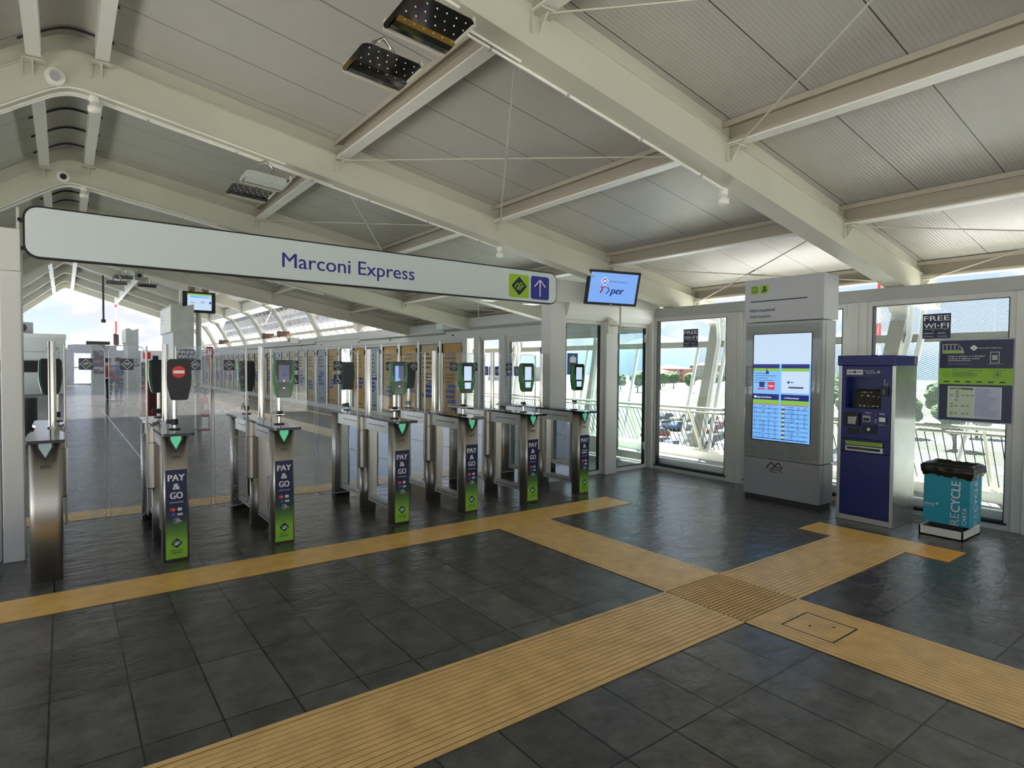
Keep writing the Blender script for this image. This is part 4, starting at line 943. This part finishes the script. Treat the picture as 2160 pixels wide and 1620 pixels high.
MB().box(-.22, .27, .1, .5, 1.65, 2.0, white).box(-.2, 0, .09, .1, 1.75, 1.95, red).box(.05, .2, .09, .1, 1.7, 1.85, navy).build('poster_top', t)

# ============================================================ platform edge doors
b = MB()
for (y0, y1, z0, z1, xo) in ((6.5, 13.35, 2.53, 2.75, 7.74), (13.35, 18.8, 2.45, 2.70, 7.78), (18.8, 23.2, 2.50, 2.70, 7.82), (23.2, 34.5, 2.43, 2.66, 7.78), (34.5, 42, 2.47, 2.66, 7.82), (42, 55.5, 2.43, 2.64, 7.78)):
    b.box(xo, 8.05, y0, y1, z0, z1, alu); b.prism([(xo, z0), (8.05, z0), (8.05, z0 - .06), (xo + .08, z0 - .06)], y0, y1, alu_d, 'y')
b.box(7.84, 8.02, 6.5, 55.5, 2.27, 2.5, alu)
b.box(7.82, 8.0, 12.3, 55.5, 0, .10, white)
for y0, y1 in ((11.78, 12.0), (12.3, 12.5), (10.76, 10.97), (9.1, 9.2), (7.5, 7.62)): b.box(7.82, 7.98, y0, y1, 0, 2.3, alu)
y_ = 13.65 - 1.2
for k in range(40):
    if (k * 7) % 5 < 2: b.box(7.80, 7.84, y_ + .5, y_ + .53, 2.36, 2.39, black)
    y_ += 1.2
struct(b.build('wall_platform_edge'))
ochre = mat('ochre_wrap', (188, 148, 66), .45, var=.04); ochre2 = mat('ochre_wrap_sheen', (196, 180, 128), .4, var=.05); ochre3 = mat('ochre_wrap_pale_sheen', (204, 192, 152), .4, var=.05); palew = mat('pale_blue_wrap', (150, 165, 178), .4)  # paler wraps have the reflections that wash them out painted into their colour
y_ = 12.5; n = 0; di = 5
while y_ < 55:
    clear = 19.6 < y_ < 20.8
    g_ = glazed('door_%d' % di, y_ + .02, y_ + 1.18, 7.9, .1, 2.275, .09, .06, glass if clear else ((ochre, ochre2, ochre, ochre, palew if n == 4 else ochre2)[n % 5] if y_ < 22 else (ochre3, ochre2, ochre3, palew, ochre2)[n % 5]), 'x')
    if not clear:
        d = Decal((7.895, y_ + 1.08, .2), '-x'); R = random.Random(n)
        if n % 3 == 1:
            d.ring(.5, .75, .2, .03, wprint, 1, 24); d.disc(.5, .75, .12, palew, 1); d.rect(.42, .58, .9, 1.15, wprint, 1)
        for q in range(3 if n % 2 else 4):
            yy = .45 + q * .13 + (n % 3) * .1; x0 = R.uniform(.05, .3)
            d.rect(x0, min(.93, x0 + R.uniform(.35, .6)), yy, yy + .09, blueprint, 2)
        d.bars(.1, 1.75, .6, 4, .12, .05, mat('brown_lettering', (120, 98, 62), .5), 1, n); d.bars(.12, 1.2, .6, 3, .09, .03, mat('brown_lettering', (120, 98, 62), .5), 1, n + 9); d.rect(.3, .65, .12, .16, navy, 1)
        d.build('poster_wrap', g_)
    MB().box(7.84, 7.87, y_ + .04, y_ + .08, 1.95, 2.1, black).build('hinge', g_)
    y_ += 1.2; n += 1; di += 1
for (y0, y1) in ((10.98, 11.78), (9.2, 10.75)):
    glazed('door_%d' % di, y0, y1, 7.9, .02, 2.27, .05 if y0 > 10.9 else .12, .05, glass, 'x'); di += 1
def small_sign(y, z, w, h, label, kind):
    d = Decal((7.86, y, z), '-x'); 
    if kind != 'x': d.rect(0, w, 0, h, blueprint, 1, .03)
    if kind == 'r': d.line([(.03, h / 2), (w - .04, h / 2)], .02, wprint, 2); d.line([(w - .1, h * .3), (w - .04, h / 2), (w - .1, h * .7)], .02, wprint, 2)
    if kind == 'l': d.line([(.03, h / 2), (w - .04, h / 2)], .02, wprint, 2); d.line([(.1, h * .3), (.03, h / 2), (.1, h * .7)], .02, wprint, 2)
    if kind in ('G', '1'): d.text(kind, w / 2, h * .25, h * .5, wprint, 2, al='c', bold=.02)
    if kind == 'x': d.rect(0, w, 0, h, navy, 1); d.ring(w / 2, h * .62, w * .25, .015, wprint, 2); d.bars(w * .2, h * .25, w * .6, 2, .025, .012, wprint, 2)
    tag(d.build('direction_sticker' if kind != 'x' else 'notice_sticker'), label, 'sticker')
small_sign(11.61, 1.395, .17, .21, 'blue door sticker with a letter G, leftmost of the blue door stickers', 'G')
small_sign(11.40, 1.395, .12, .21, 'narrow blue door sticker partly hidden by a thin steel pole', 'n')
small_sign(11.17, 1.395, .21, .21, 'blue door sticker with an arrow pointing right', 'r')
small_sign(10.72, 1.395, .21, .21, 'blue door sticker with an arrow pointing left', 'l')
small_sign(10.45, 1.40, .19, .21, 'blue door sticker with the number 1', '1')
small_sign(9.56, 1.80, .18, .2, 'small dark round-symbol notice high on the glass door left of the return wall', 'x')
tag(Decal((7.735, 13.65, 2.55), '-x').rect(0, .32, 0, .15, wprint, 1).rect(.05, .12, .03, .12, tri, 2).line([(.17, .075), (.26, .075)], .02, tri, 2).build('exit_sticker'), 'small pale exit pictogram on the door header above the yellow posters', 'sticker')
brownm = mat('dusty_brown', (128, 100, 82), .7)
for (y, lab) in ((17.2, 'nearer of the two brown loudspeakers side by side on the door header'), (16.45, 'second brown loudspeaker of the close pair on the door header'), (29.9, 'left of two small loudspeakers before the sloping far windows'), (27.4, 'right of two small loudspeakers before the sloping far windows'), (39.8, 'farthest small loudspeaker at the left end of the door header')):
    t = thing('horn_loudspeaker', lab, 'loudspeaker', (7.9, y, 2.75 if y < 20 else 2.7), 0, 'horn loudspeakers on the door header')
    s_ = 1 if y < 20 else 1.5
    z0 = .18 * s_
    MB().tube([(-.22 * s_, .1, z0), (-.1 * s_, .05, z0), (.12 * s_, -.05, z0 + .02)], .10 * s_, brownm, 14, True, .07 * s_).tube([(-.221 * s_, .1, z0), (-.225 * s_, .101, z0)], .07 * s_, black, 14).build('horn', t)
    MB().tube([(-.1, .08, 0), (-.1, .06, z0)], .012, alu_d, 6).tube([(.08, -.05, 0), (.08, -.04, z0)], .012, alu_d, 6).build('support', t)
t = thing('small_camera', 'small white camera box on the door header near the tall steel pole', 'security camera', (7.74, 25.0, 2.62)); MB().box(-.35, 0, 0, .25, -.12, .1, white).build('housing', t); MB().box(-.36, -.35, .02, .2, -.08, .06, black).build('lens', t)

# ============================================================ far platform roof
farrib = mat('far_rib_paint', (150, 150, 142), .6)
FB, FX = 7.1, 8.3
def fprof(X, base): return smin(base - .32 * (X - .1), base + .87 * (X - .1), .08)
FXS = [-4.2, -2.5, -1, -.4, -.15, .1, .35, .7, 2, 4.5, 6.5, FX]
FY = [17.5 + 4.6 * k for k in range(9)]
def ribpts(y):
    z = fprof(FX, FB)
    return [(FX - .3, y, z + .14), (FX + .15, y, z - .08), (FX + .55, y, z - .7), (FX + .95, y, 2.9), (FX + 1.35, y, 1.7), (FX + 1.1, y, .4), (FX + .5, y, -1)]
b = MB()
tp_ = [(x, fprof(x, FB + .45)) for x in FXS + [8.75]]  # sheet reaches past the ribs, eave added to block a stripe of sun
for (x0, z0), (x1, z1) in zip(tp_, tp_[1:]): b.prism([(x0, z0), (x1, z1), (x1, z1 + .1), (x0, z0 + .1)], 16.5, 54.6, roofm, 'y')
struct(b.build('ceiling_platform'))
for y in FY:
    b = MB()
    for xa, xb in zip(FXS, FXS[1:]):
        b.prism([(xa, fprof(xa, FB)), (xb, fprof(xb, FB)), (xb, fprof(xb, FB + .5)), (xa, fprof(xa, FB + .5))], y, y + .25, cream, 'y')
    p = ribpts(y + .12)
    for q0, q1 in zip(p, p[1:]): b.bar(q0, q1, .22, .22, farrib, (0, 1, 0))
    struct(b.build('ceiling_rib'))
for X in (-.5, .55, 3.2, 6.2, 8.1):
    struct(MB().box(X - .09, X + .09, 17, 54.5, fprof(X, FB) - .02, fprof(X, FB + .45), white).build('ceiling_purlin'))
pm = glass_mat('milky_panel', (.62, .65, .7, 1), haze=.02, trans=True)
for k in range(8):
    y0, y1 = FY[k] + .25, FY[k + 1]
    P0, P1 = ribpts(y0), ribpts(y1)
    b = MB()
    for i in (1, 2, 3, 4): b.quad(P0[i], P0[i + 1], P1[i + 1], P1[i], pm)
    w_ = struct(b.build('window_%d' % (k + 9)))
    b = MB(); zt = 3.55
    for (i, f_) in ((2, .75), (4, .2)):
        a = Vector(P0[i]).lerp(Vector(P0[i + 1]), f_); c = Vector(P1[i]).lerp(Vector(P1[i + 1]), f_); b.bar(a, c, .12, .10, farrib)
        b.bar(a, Vector(P0[i]).lerp(Vector(P0[i + 1]), f_ - .18) + Vector((0, 0, -.28)), .06, .06, farrib)
    for q in range(1, 6):
        f_ = q / 6; b.tube([Vector(P0[i]).lerp(Vector(P1[i]), f_) for i in (1, 2, 3, 4)], .02, alu_d, 5, False)
    b.build('window_bar', w_)

# cabin, far wall, hanging pole
t = thing('platform_cabin', 'white site cabin with a dark window strip at the far left of the platform', 'cabin', (-2.6, 38.4, 0))
MB().box(0, 2.68, 0, 3, 0.02, 3.0, mat('cabin_white', (214, 216, 210), .5)).box(-.03, 2.71, -.03, 3.03, 2.9, 3.08, white).build('body', t)
MB().box(0, 2.36, -.03, 0, 1.14, 1.72, gasket).box(0, 2.36, -.05, 0, 1.72, 1.76, alu_d).box(0, 2.5, -.02, 0, 2.15, 2.18, alu_d).box(2.36, 2.38, -.02, 0, 1.14, 2.15, alu_d).build('window_strip', t)
MB().box(1.9, 2.4, -.02, 0, 2.25, 2.42, alu_d).build('name_plate', t)
t = thing('air_conditioner', 'boxy outdoor air conditioning unit on the roof of the white cabin', 'air conditioner', (-1.6, 38.6, 3.08)); MB().box(-.3, .38, 0, .4, 0, .56, mat('ac_grey', (178, 180, 184), .5)).build('casing', t); MB().tube([(-.08, 0, .28), (-.08, -.02, .28)], .22, darkgrey, 20).tube([(-.08, -.02, .28), (-.08, -.03, .28)], .08, alu_d, 14).build('fan_grille', t)
b = MB(); wl = mat('far_wall_grey', (168, 172, 184), .6); b.box(.25, .6, 54, 54.3, 0, 2.95, wl); b.box(1.7, 3.2, 54, 54.3, 0, 2.95, wl); b.box(.6, 1.7, 54, 54.3, 2.35, 2.95, wl); b.box(.6, 1.7, 54, 54.2, 1.25, 1.35, wl); b.box(.6, 1.7, 54, 54.3, 0, .15, wl); b.box(3.2, 8, 54, 54.3, 0, 2.6, wl); b.box(-4, .25, 54, 54.3, 0, 2.6, wl)
struct(b.build('wall_far_end'))
t = thing('vending_machine', 'pale vending machine with a grey roof edge left of the two passengers', 'vending machine', (.86, 28.3, 0)); MB().box(0, .44, 0, .8, 0, 2.35, alu_d).box(-.15, .6, -.05, .85, 2.35, 2.46, darkgrey).build('cabinet', t); MB().box(.05, .4, -.02, 0, 1.2, 2.1, navy).box(.08, .37, -.03, -.02, 1.65, 1.7, red).box(.08, .37, -.03, -.02, 1.4, 1.45, alu).build('display_panel', t)
t = thing('hanging_antenna', 'thin dark pole hanging from the far roof against the clouds', 'pole', (1.78, 40, 0)); MB().cyl(0, 0, 3.95, 6.45, .05, darkgrey, 10).cyl(0, 0, 3.86, 4.03, .11, darkgrey, 12).build('shaft', t)
t = thing('striped_mast', 'red and white striped mast rising from a brown tank on the horizon', 'mast', (6.48, 110, -8)); 
b = MB()
for i in range(6): b.cyl(0, 0, 14 + i * 2.1, 14 + (i + 1) * 2.1, .11, (red, wprint)[i % 2], 8)
b.build('mast', t); MB().cyl(0, 0, 0, 12, .5, wprint, 10).lathe([(.3, 12.4), (.36, 12.6), (.36, 14.0), (.3, 14.2)], (0, 0, 0), mat('tank_brown', (46, 26, 24), .7), 16).build('tank', t)

# ============================================================ passengers
def figure(loc, rz, label, top, legs, s_=1.0, bag=None):
    t = thing('person', label, 'person', loc, rz); t.scale = (s_,) * 3
    def skinmesh(name, verts, edges, radii, m_, root=0, sub=2):
        me = D.meshes.new(name); me.from_pydata(verts, edges, []); me.materials.append(m_)
        o = D.objects.new(name, me); COL.objects.link(o); o.parent = t
        bm_ = bmesh.new(); bm_.from_mesh(me); L_ = bm_.verts.layers.skin.verify(); bm_.verts.ensure_lookup_table()
        for i, r in enumerate(radii): bm_.verts[i][L_].radius = r if isinstance(r, tuple) else (r, r)
        bm_.verts[root][L_].use_root = True; bm_.to_mesh(me); bm_.free()
        sk = o.modifiers.new('skin', 'SKIN'); sk.use_smooth_shade = True; sb = o.modifiers.new('sub', 'SUBSURF'); sb.levels = sb.render_levels = sub; return o
    V = [(0, 0, .98), (0, 0, 1.15), (0, 0, 1.38), (0, 0, 1.47), (0, 0, 1.56), (0, -.01, 1.66), (0, 0, 1.73),
         (.17, 0, 1.42), (.22, -.02, 1.14), (.20, -.16, .96), (.17, -.24, .97), (-.17, 0, 1.42), (-.22, -.02, 1.14), (-.20, -.14, .95), (-.18, -.22, .95),
         (.09, 0, .88), (.10, -.02, .50), (.10, .01, .10), (.11, -.13, .04), (-.09, 0, .88), (-.10, .0, .50), (-.10, .04, .10), (-.11, -.10, .04)]
    E_ = [(0, 1), (1, 2), (2, 3), (3, 4), (4, 5), (5, 6), (2, 7), (7, 8), (8, 9), (9, 10), (2, 11), (11, 12), (12, 13), (13, 14), (0, 15), (15, 16), (16, 17), (17, 18), (0, 19), (19, 20), (20, 21), (21, 22)]
    Rr = [(.14, .10), (.12, .09), (.15, .10), .055, .065, (.078, .09), .06, .06, .042, .032, .035, .06, .042, .032, .035, .085, .06, .04, .04, .085, .06, .04, .04]
    skinmesh('body', V, E_, Rr, skin)
    ti = [1, 2, 7, 8, 9, 11, 12, 13]; V2 = [(0, 0, .93)] + [V[i] for i in ti] + [(0, 0, 1.47)]
    skinmesh('jacket', V2, [(0, 1), (1, 2), (2, 3), (3, 4), (4, 5), (2, 6), (6, 7), (7, 8), (2, 9)], [(.17, .125), (.155, .12), (.175, .125), .08, .06, .05, .08, .06, .05, .07], top)
    skinmesh('trousers', [V[0], V[15], V[16], V[17], V[19], V[20], V[21]], [(0, 1), (1, 2), (2, 3), (0, 4), (4, 5), (5, 6)], [(.155, .115), .10, .078, .06, .10, .078, .06], legs)
    skinmesh('hair', [(0, .02, 1.68), (0, .015, 1.745), (0, .07, 1.62)], [(0, 1), (0, 2)], [(.086, .092), .07, .06], hair)
    for sx_ in (-.11, .11): MB().tube([(sx_, .05, .045), (sx_, -.16, .035)], .05, black, 10, True, .04).build('shoe', t)
    f_ = MB(); f_.lathe([(.012, -.01), (.016, 0), (.006, .03)], (0, -.10, 1.645), skin, 8); f_.build('nose', t)
    for sx_ in (-.032, .032): MB().lathe([(.004, -.006), (.01, 0), (.004, .006)], (sx_, -.088, 1.675), blackgloss, 8).build('eye', t)
    if bag: MB().box(-.12, .12, .12, .26, 1.0, 1.42, bag).build('backpack', t, .03)
    return t
figure((1.50, 30.0, 0), 1.9, 'person in a dark red jacket and black trousers standing beside the pale machine', redcloth, blackcloth, 1.03)
figure((1.86, 30.3, 0), 2.5, 'person in blue shirt and jeans with arms bent, facing the pillar', bluecloth, denim, 1.05)

# ============================================================ outside: walkway, railing, hull ribs, mesh
struct(MB().box(7.68, 9.72, -7, 16, -.45, -.12, mat('walkway_grey', (112, 115, 114), .7, var=.06)).box(9.66, 9.76, -7, 16, -.5, .02, white).build('floor_walkway'))
tag(MB().box(8.5, 8.56, -7, 16, -.12, -.11, mat('faded_yellow_line', (180, 180, 110), .6)).box(9.0, 9.04, -7, 16, -.12, -.11, mat('faded_yellow_line', (180, 180, 110), .6)).build('walkway_line'), 'pair of faded yellow green lines on the outside walkway', 'floor marking')
ribr = mat('railing_paint', (120, 122, 110), .5)
t = thing('walkway_railing', 'pale metal railing with thin leaning bars along the outside walkway', 'railing', (0, 0, 0))
b = MB(); y = -6.9
b.tube([(9.36, -7, .86), (9.36, 16, .86)], .028, ribr, 10); b.tube([(9.42, -7, .78), (9.42, 16, .78)], .02, ribr, 8); b.build('handrail', t)
MB().box(9.82, 9.86, -7, 16, .02, .06, cream).build('bottom_rail', t)
i = 0
b = MB()
while y < 16:
    b.tube([(9.42, y, .78), (9.84, y, .04)], .0075, black, 5); y += .105
ob = b.build('baluster', t); ob['kind'] = 'stuff'
y = -6.5
while y < 16:
    MB().bar((9.36, y, .86), (9.82, y, -.05), .05, .03, cream, (0, 1, 0)).build('railing_post', t); y += 1.5
ribp = mat('dark_rib_paint', (112, 112, 104), .6); pipep = mat('rib_pipe_paint', (165, 168, 168), .5)  # rib grey darkened to keep the outdoor ribs from washing out
YC = [YR[i] + .95 for i in range(0, 8)]
for i, y in enumerate(YC):
    b = MB(); p = [(9.3, 2.75), (9.95, 2.45), (10.0, 1.6), (10.0, .6), (10.0, -1.2)]
    def Q(x, z, dy=0): return (x, y + (2.4 - z) * .2 + dy, z)
    for (a, c) in zip(p, p[1:]): b.bar(Q(*a), Q(*c), .16, .20, ribp, (0, 1, 0))
    struct(b.build('trim_hull_rib'))
    for dy in (-.26, -.42):
        b = MB(); p2 = [(8.9, 2.7), (9.55, 2.5), (9.72, 2.1), (9.75, 1.2), (9.80, .2), (9.9, -1.2)]
        pts = [Q(a, z, dy) for a, z in p2]; b.tube(pts, .04, pipep, 10); struct(b.build('trim_hull_pipe'))
# mesh frames
tt = sroot('trim_mesh_screen')
MB().box(9.98, 10.12, -7, 16, 2.0, 2.12, ribp).build('mesh_rail', tt)
y = -6.8
while y < 12.4:
    b = MB(); top_z = 2.75; Z = [2.75, 2.1, .9, -1.0]
    pts0 = [(10.05 - max(0, z - 2.2) * .9, y + (2.4 - z) * .2, z) for z in Z]; pts1 = [(10.05 - max(0, z - 2.2) * .9, y + 1.55 + (2.4 - z) * .2, z) for z in Z]
    if y < 6.6:
        for k in range(3 if y < 3.6 else 2):
            k2 = k if y < 3.6 else k + 1
            b.quad(pts0[k2], pts1[k2], pts1[k2 + 1], pts0[k2 + 1], meshm)
        b.build('mesh_panel', tt)
    b = MB(); b.tube([pts0[1], pts0[2], pts0[3]], .035, pipep, 8); b.build('mesh_post', tt); y += 1.558

# ============================================================ landscape
b = MB(); b.quad((-400, -300, -8), (900, -300, -8), (900, 900, -8), (-400, 900, -8), groundm); g0 = b.build('ground'); tag(g0, 'pale parking ground with grass far below outside the windows', 'ground'); g0['kind'] = 'structure'
struct(MB().box(9.9, 33, -30, 75, -4.3, -4, mat('bounce_slab_white', (238, 238, 236), .7)).build('bounce_slab'))  # added slab that bounces sunlight up to the hall ceiling
hillm = mat('blue_green_hill', (44, 64, 84), .95, var=.12, vscale=.02)
def hill(cx, cy, L, Hh, ang, label, sd):
    R = random.Random(sd); b = MB(); n = 34; ca, sa = math.cos(ang), math.sin(ang); rows = []
    hs = [Hh * (math.sin(math.pi * i / n) ** .7) * (1 + .16 * math.sin(i * .9 + sd) + .1 * math.sin(i * 2.3 + sd * 2)) for i in range(n + 1)]
    for w_, hf in ((-90, 0), (-45, .62), (0, 1), (60, .5), (120, 0)):
        rows.append([(cx + (i / n - .5) * L * ca - w_ * sa, cy + (i / n - .5) * L * sa + w_ * ca, -8 + hs[i] * hf) for i in range(n + 1)])
    v = [p for r_ in rows for p in r_]; f = [(a * (n + 1) + i, a * (n + 1) + i + 1, (a + 1) * (n + 1) + i + 1, (a + 1) * (n + 1) + i) for a in range(4) for i in range(n)]
    b.add(v, f, hillm, True); return tag(b.build('hill'), label, 'hill')
hill(660, 400, 1050, 46, -1.2, 'long blue hill range on the horizon seen through the windows', 2)
tileroof = mat('terracotta', (126, 70, 56), .8)
walls = [mat('wall_cream', (150, 138, 122), .8), mat('wall_salmon', (150, 102, 86), .8), mat('wall_white', (165, 165, 164), .8)]
winm = mat('far_window', (70, 76, 84), .3)
def house(x, y, w, l, h, mi, rz, label, flat=False):
    t = thing('building', label, 'building', (x, y, -8), rz); MB().box(-w / 2, w / 2, -l / 2, l / 2, 0, h, walls[mi]).build('wall', t)
    b = MB()
    if flat: b.box(-w / 2 - .3, w / 2 + .3, -l / 2 - .3, l / 2 + .3, h, h + .6, alu_d)
    else: b.add([(-w / 2 - .5, -l / 2 - .5, h), (w / 2 + .5, -l / 2 - .5, h), (w / 2 + .5, l / 2 + .5, h), (-w / 2 - .5, l / 2 + .5, h), (-w * .1, 0, h + w * .2), (w * .1, 0, h + w * .2)], [(0, 1, 5, 4), (1, 2, 5), (2, 3, 4, 5), (3, 0, 4)], tileroof)
    b.build('roof', t)
    nf = max(1, int(h // 3)); nw = max(2, int(l // 4))
    for fl in range(nf):
        for q in range(nw):
            yy = -l / 2 + (q + .5) * l / nw; MB().box(-w / 2 - .08, -w / 2, yy - .7, yy + .7, fl * 3 + 1, fl * 3 + 2.4, winm).build('window', t)
K = [(330, 262, 14, 24, 9, 1, .3, 'salmon block with terracotta roof beyond the middle glass door'), (300, 250, 12, 18, 7, 1, .2, 'lower salmon house beside the salmon block on the horizon'), (430, 300, 16, 30, 12, 0, .1, 'cream house row below the blue hills, left of the slanting struts'),
     (400, 225, 14, 20, 11, 2, .2, 'white house below the hills behind the internet sticker window'), (372, 190, 14, 24, 10, 1, .2, 'salmon house below the hills right of the slanting struts'), (300, 75, 18, 34, 8, 2, .1, 'long white low building behind the information totem', True),
     (250, 330, 20, 34, 9, 2, .5, 'flat white warehouse beyond the platform doors', True), (420, 110, 22, 38, 12, 0, .1, 'cream building far behind the ticket machine')]
for a in K: house(*a)
leafm = mat('tree_leaf', (56, 82, 42), .9, var=.3, vscale=1.2); barkm = mat('tree_bark', (90, 74, 60), .9)
def tree_mesh(sd):
    R = random.Random(sd); bm_ = bmesh.new()
    for i in range(9):
        a = R.uniform(0, 6.28); r = R.uniform(0, 1.7); c = Vector((r * math.cos(a), r * math.sin(a), R.uniform(3.4, 6.2)))
        rr = R.uniform(1.1, 1.9); res = bmesh.ops.create_icosphere(bm_, subdivisions=3, radius=rr)
        for v_ in res['verts']: v_.co = v_.co * (1 + R.uniform(-.13, .13)) + c
    me = D.meshes.new('crown'); bm_.to_mesh(me); bm_.free(); me.materials.append(leafm); return me
TM = [tree_mesh(1), tree_mesh(2)]; trunk = MB().cyl(0, 0, 0, 4, .25, barkm, 8, .12).mesh('trunk')
R = random.Random(11)
placed = []
for (x0, x1, y0, y1, n, lab, gp) in ((95, 150, 28, 62, 10, 'rounded green tree on the ground outside behind the information totem', 'trees behind the totem'), (80, 140, 6, 26, 9, 'rounded green tree on the ground outside behind the ticket machine and bin', 'trees behind the ticket machine'), (170, 290, 95, 210, 26, 'distant green tree in the belt before the hills', 'tree belt before the hills')):
    for i in range(n):
        for q in range(60):
            x, y = R.uniform(x0, x1), R.uniform(y0, y1)
            if all(math.hypot(x - a, y - c) > 9 for a, c in placed): break
        placed.append((x, y))
        t = thing('tree', lab, 'tree', (x, y, -8), R.uniform(0, 6), gp); s_ = R.uniform(.8, 1.2); t.scale = (s_, s_, s_ * .9)
        o = D.objects.new('crown', TM[i % 2]); COL.objects.link(o); o.parent = t; o = D.objects.new('trunk', trunk); COL.objects.link(o); o.parent = t
carcols = [(170, 172, 176), (60, 64, 72), (150, 155, 165), (120, 30, 34), (40, 66, 120)]
CM = {}
def carmesh(c):
    if c not in CM:
        m_ = mat('car_paint_%d' % c, carcols[c], .25, .2); b = MB()
        b.prism([(-2.1, .35), (2.1, .35), (2.15, .75), (1.2, .92), (-2.0, .95), (-2.15, .7)], -.85, .85, m_, 'y'); CM[c] = [b.mesh('body')]
        b = MB(); b.add([(-1.9, -.75, .94), (.95, -.75, .92), (.95, .75, .92), (-1.9, .75, .94), (-1.4, -.6, 1.42), (.3, -.6, 1.42), (.3, .6, 1.42), (-1.4, .6, 1.42)], [(4, 5, 6, 7), (0, 1, 5, 4), (1, 2, 6, 5), (2, 3, 7, 6), (3, 0, 4, 7)], winm); CM[c].append(b.mesh('cabin'))
        b = MB()
        for x in (-1.35, 1.3): b.tube([(x, -.88, .33), (x, .88, .33)], .33, black, 12)
        CM[c].append(b.mesh('wheels'))
    return CM[c]
i = 0
for row, (x, y0, gp) in enumerate(((56, 26, 'cars parked in the row nearest the station'), (64, 30, 'cars parked in the second row'), (76, 38, 'cars parked in the third row'), (88, 50, 'cars parked in the fourth row'))):
    for q in range(9):
        y = y0 + q * 2.9
        if (q + row) % 5 == 3: continue
        t = thing('car', 'car in the ' + ('nearest', 'second', 'third', 'farthest')[row] + ' parking row below the station windows', 'car', (x, y, -8), R.choice((0, math.pi)), gp)
        for nm, me in zip(('body', 'cabin', 'wheels'), carmesh(i % 5)): o = D.objects.new(nm, me); COL.objects.link(o); o.parent = t
        i += 1
t = thing('red_lattice_mast', 'red and white lattice mast seen above the ticket machine', 'mast', (62, 24.95, -8))
b = MB()
for k in range(10):
    z0, z1 = 2 * k, 2 * k + 2; r0, r1 = .5 - .045 * k, .5 - .045 * (k + 1); c = (red, wprint)[k % 2]
    for a in range(4):
        A_ = math.pi / 2 * a; B_ = A_ + math.pi / 2
        b.tube([(r0 * math.cos(A_), r0 * math.sin(A_), z0), (r1 * math.cos(A_), r1 * math.sin(A_), z1)], .05, c, 5); b.tube([(r0 * math.cos(A_), r0 * math.sin(A_), z0), (r1 * math.cos(B_), r1 * math.sin(B_), z1)], .03, c, 4)
b.build('lattice', t)

bounce_m = mat('bounce_floor_pale', (172, 171, 167), .8, var=.05, vscale=.6)
struct(MB().box(-9, 14, -24, -7.15, -.3, -.01, bounce_m).build('bounce_terrace'))  # unseen, added to bounce sunlight into the hall from behind
struct(MB().box(-9, -2.4, -7.15, 6.3, -.3, -.01, bounce_m).build('bounce_side_deck'))  # unseen pale deck, added to bounce light in from the left
# ============================================================ the hall behind and beside the camera
b = MB()
for (y0, y1) in ((-7, -6.8), (-3.4, -3.2), (.2, .4), (3.4, 3.6), (6.2, 6.4)): b.box(-2.35, -2.2, y0, y1, 0, 2.45, alu)
b.box(-2.35, -2.2, -7, 6.4, 2.2, 2.45, alu); b.box(-2.35, -2.2, -7, 6.4, 0, .15, alu)
struct(b.build('wall_left'))
b = MB(); b.box(-2.4, -1, -7.15, -7, 0, 2.4, alu); b.box(6.4, 7.6, -7.15, -7, 0, 2.4, alu); b.box(-1, 6.4, -7.15, -7, -.3, .0, alu)
struct(b.build('wall_back'))
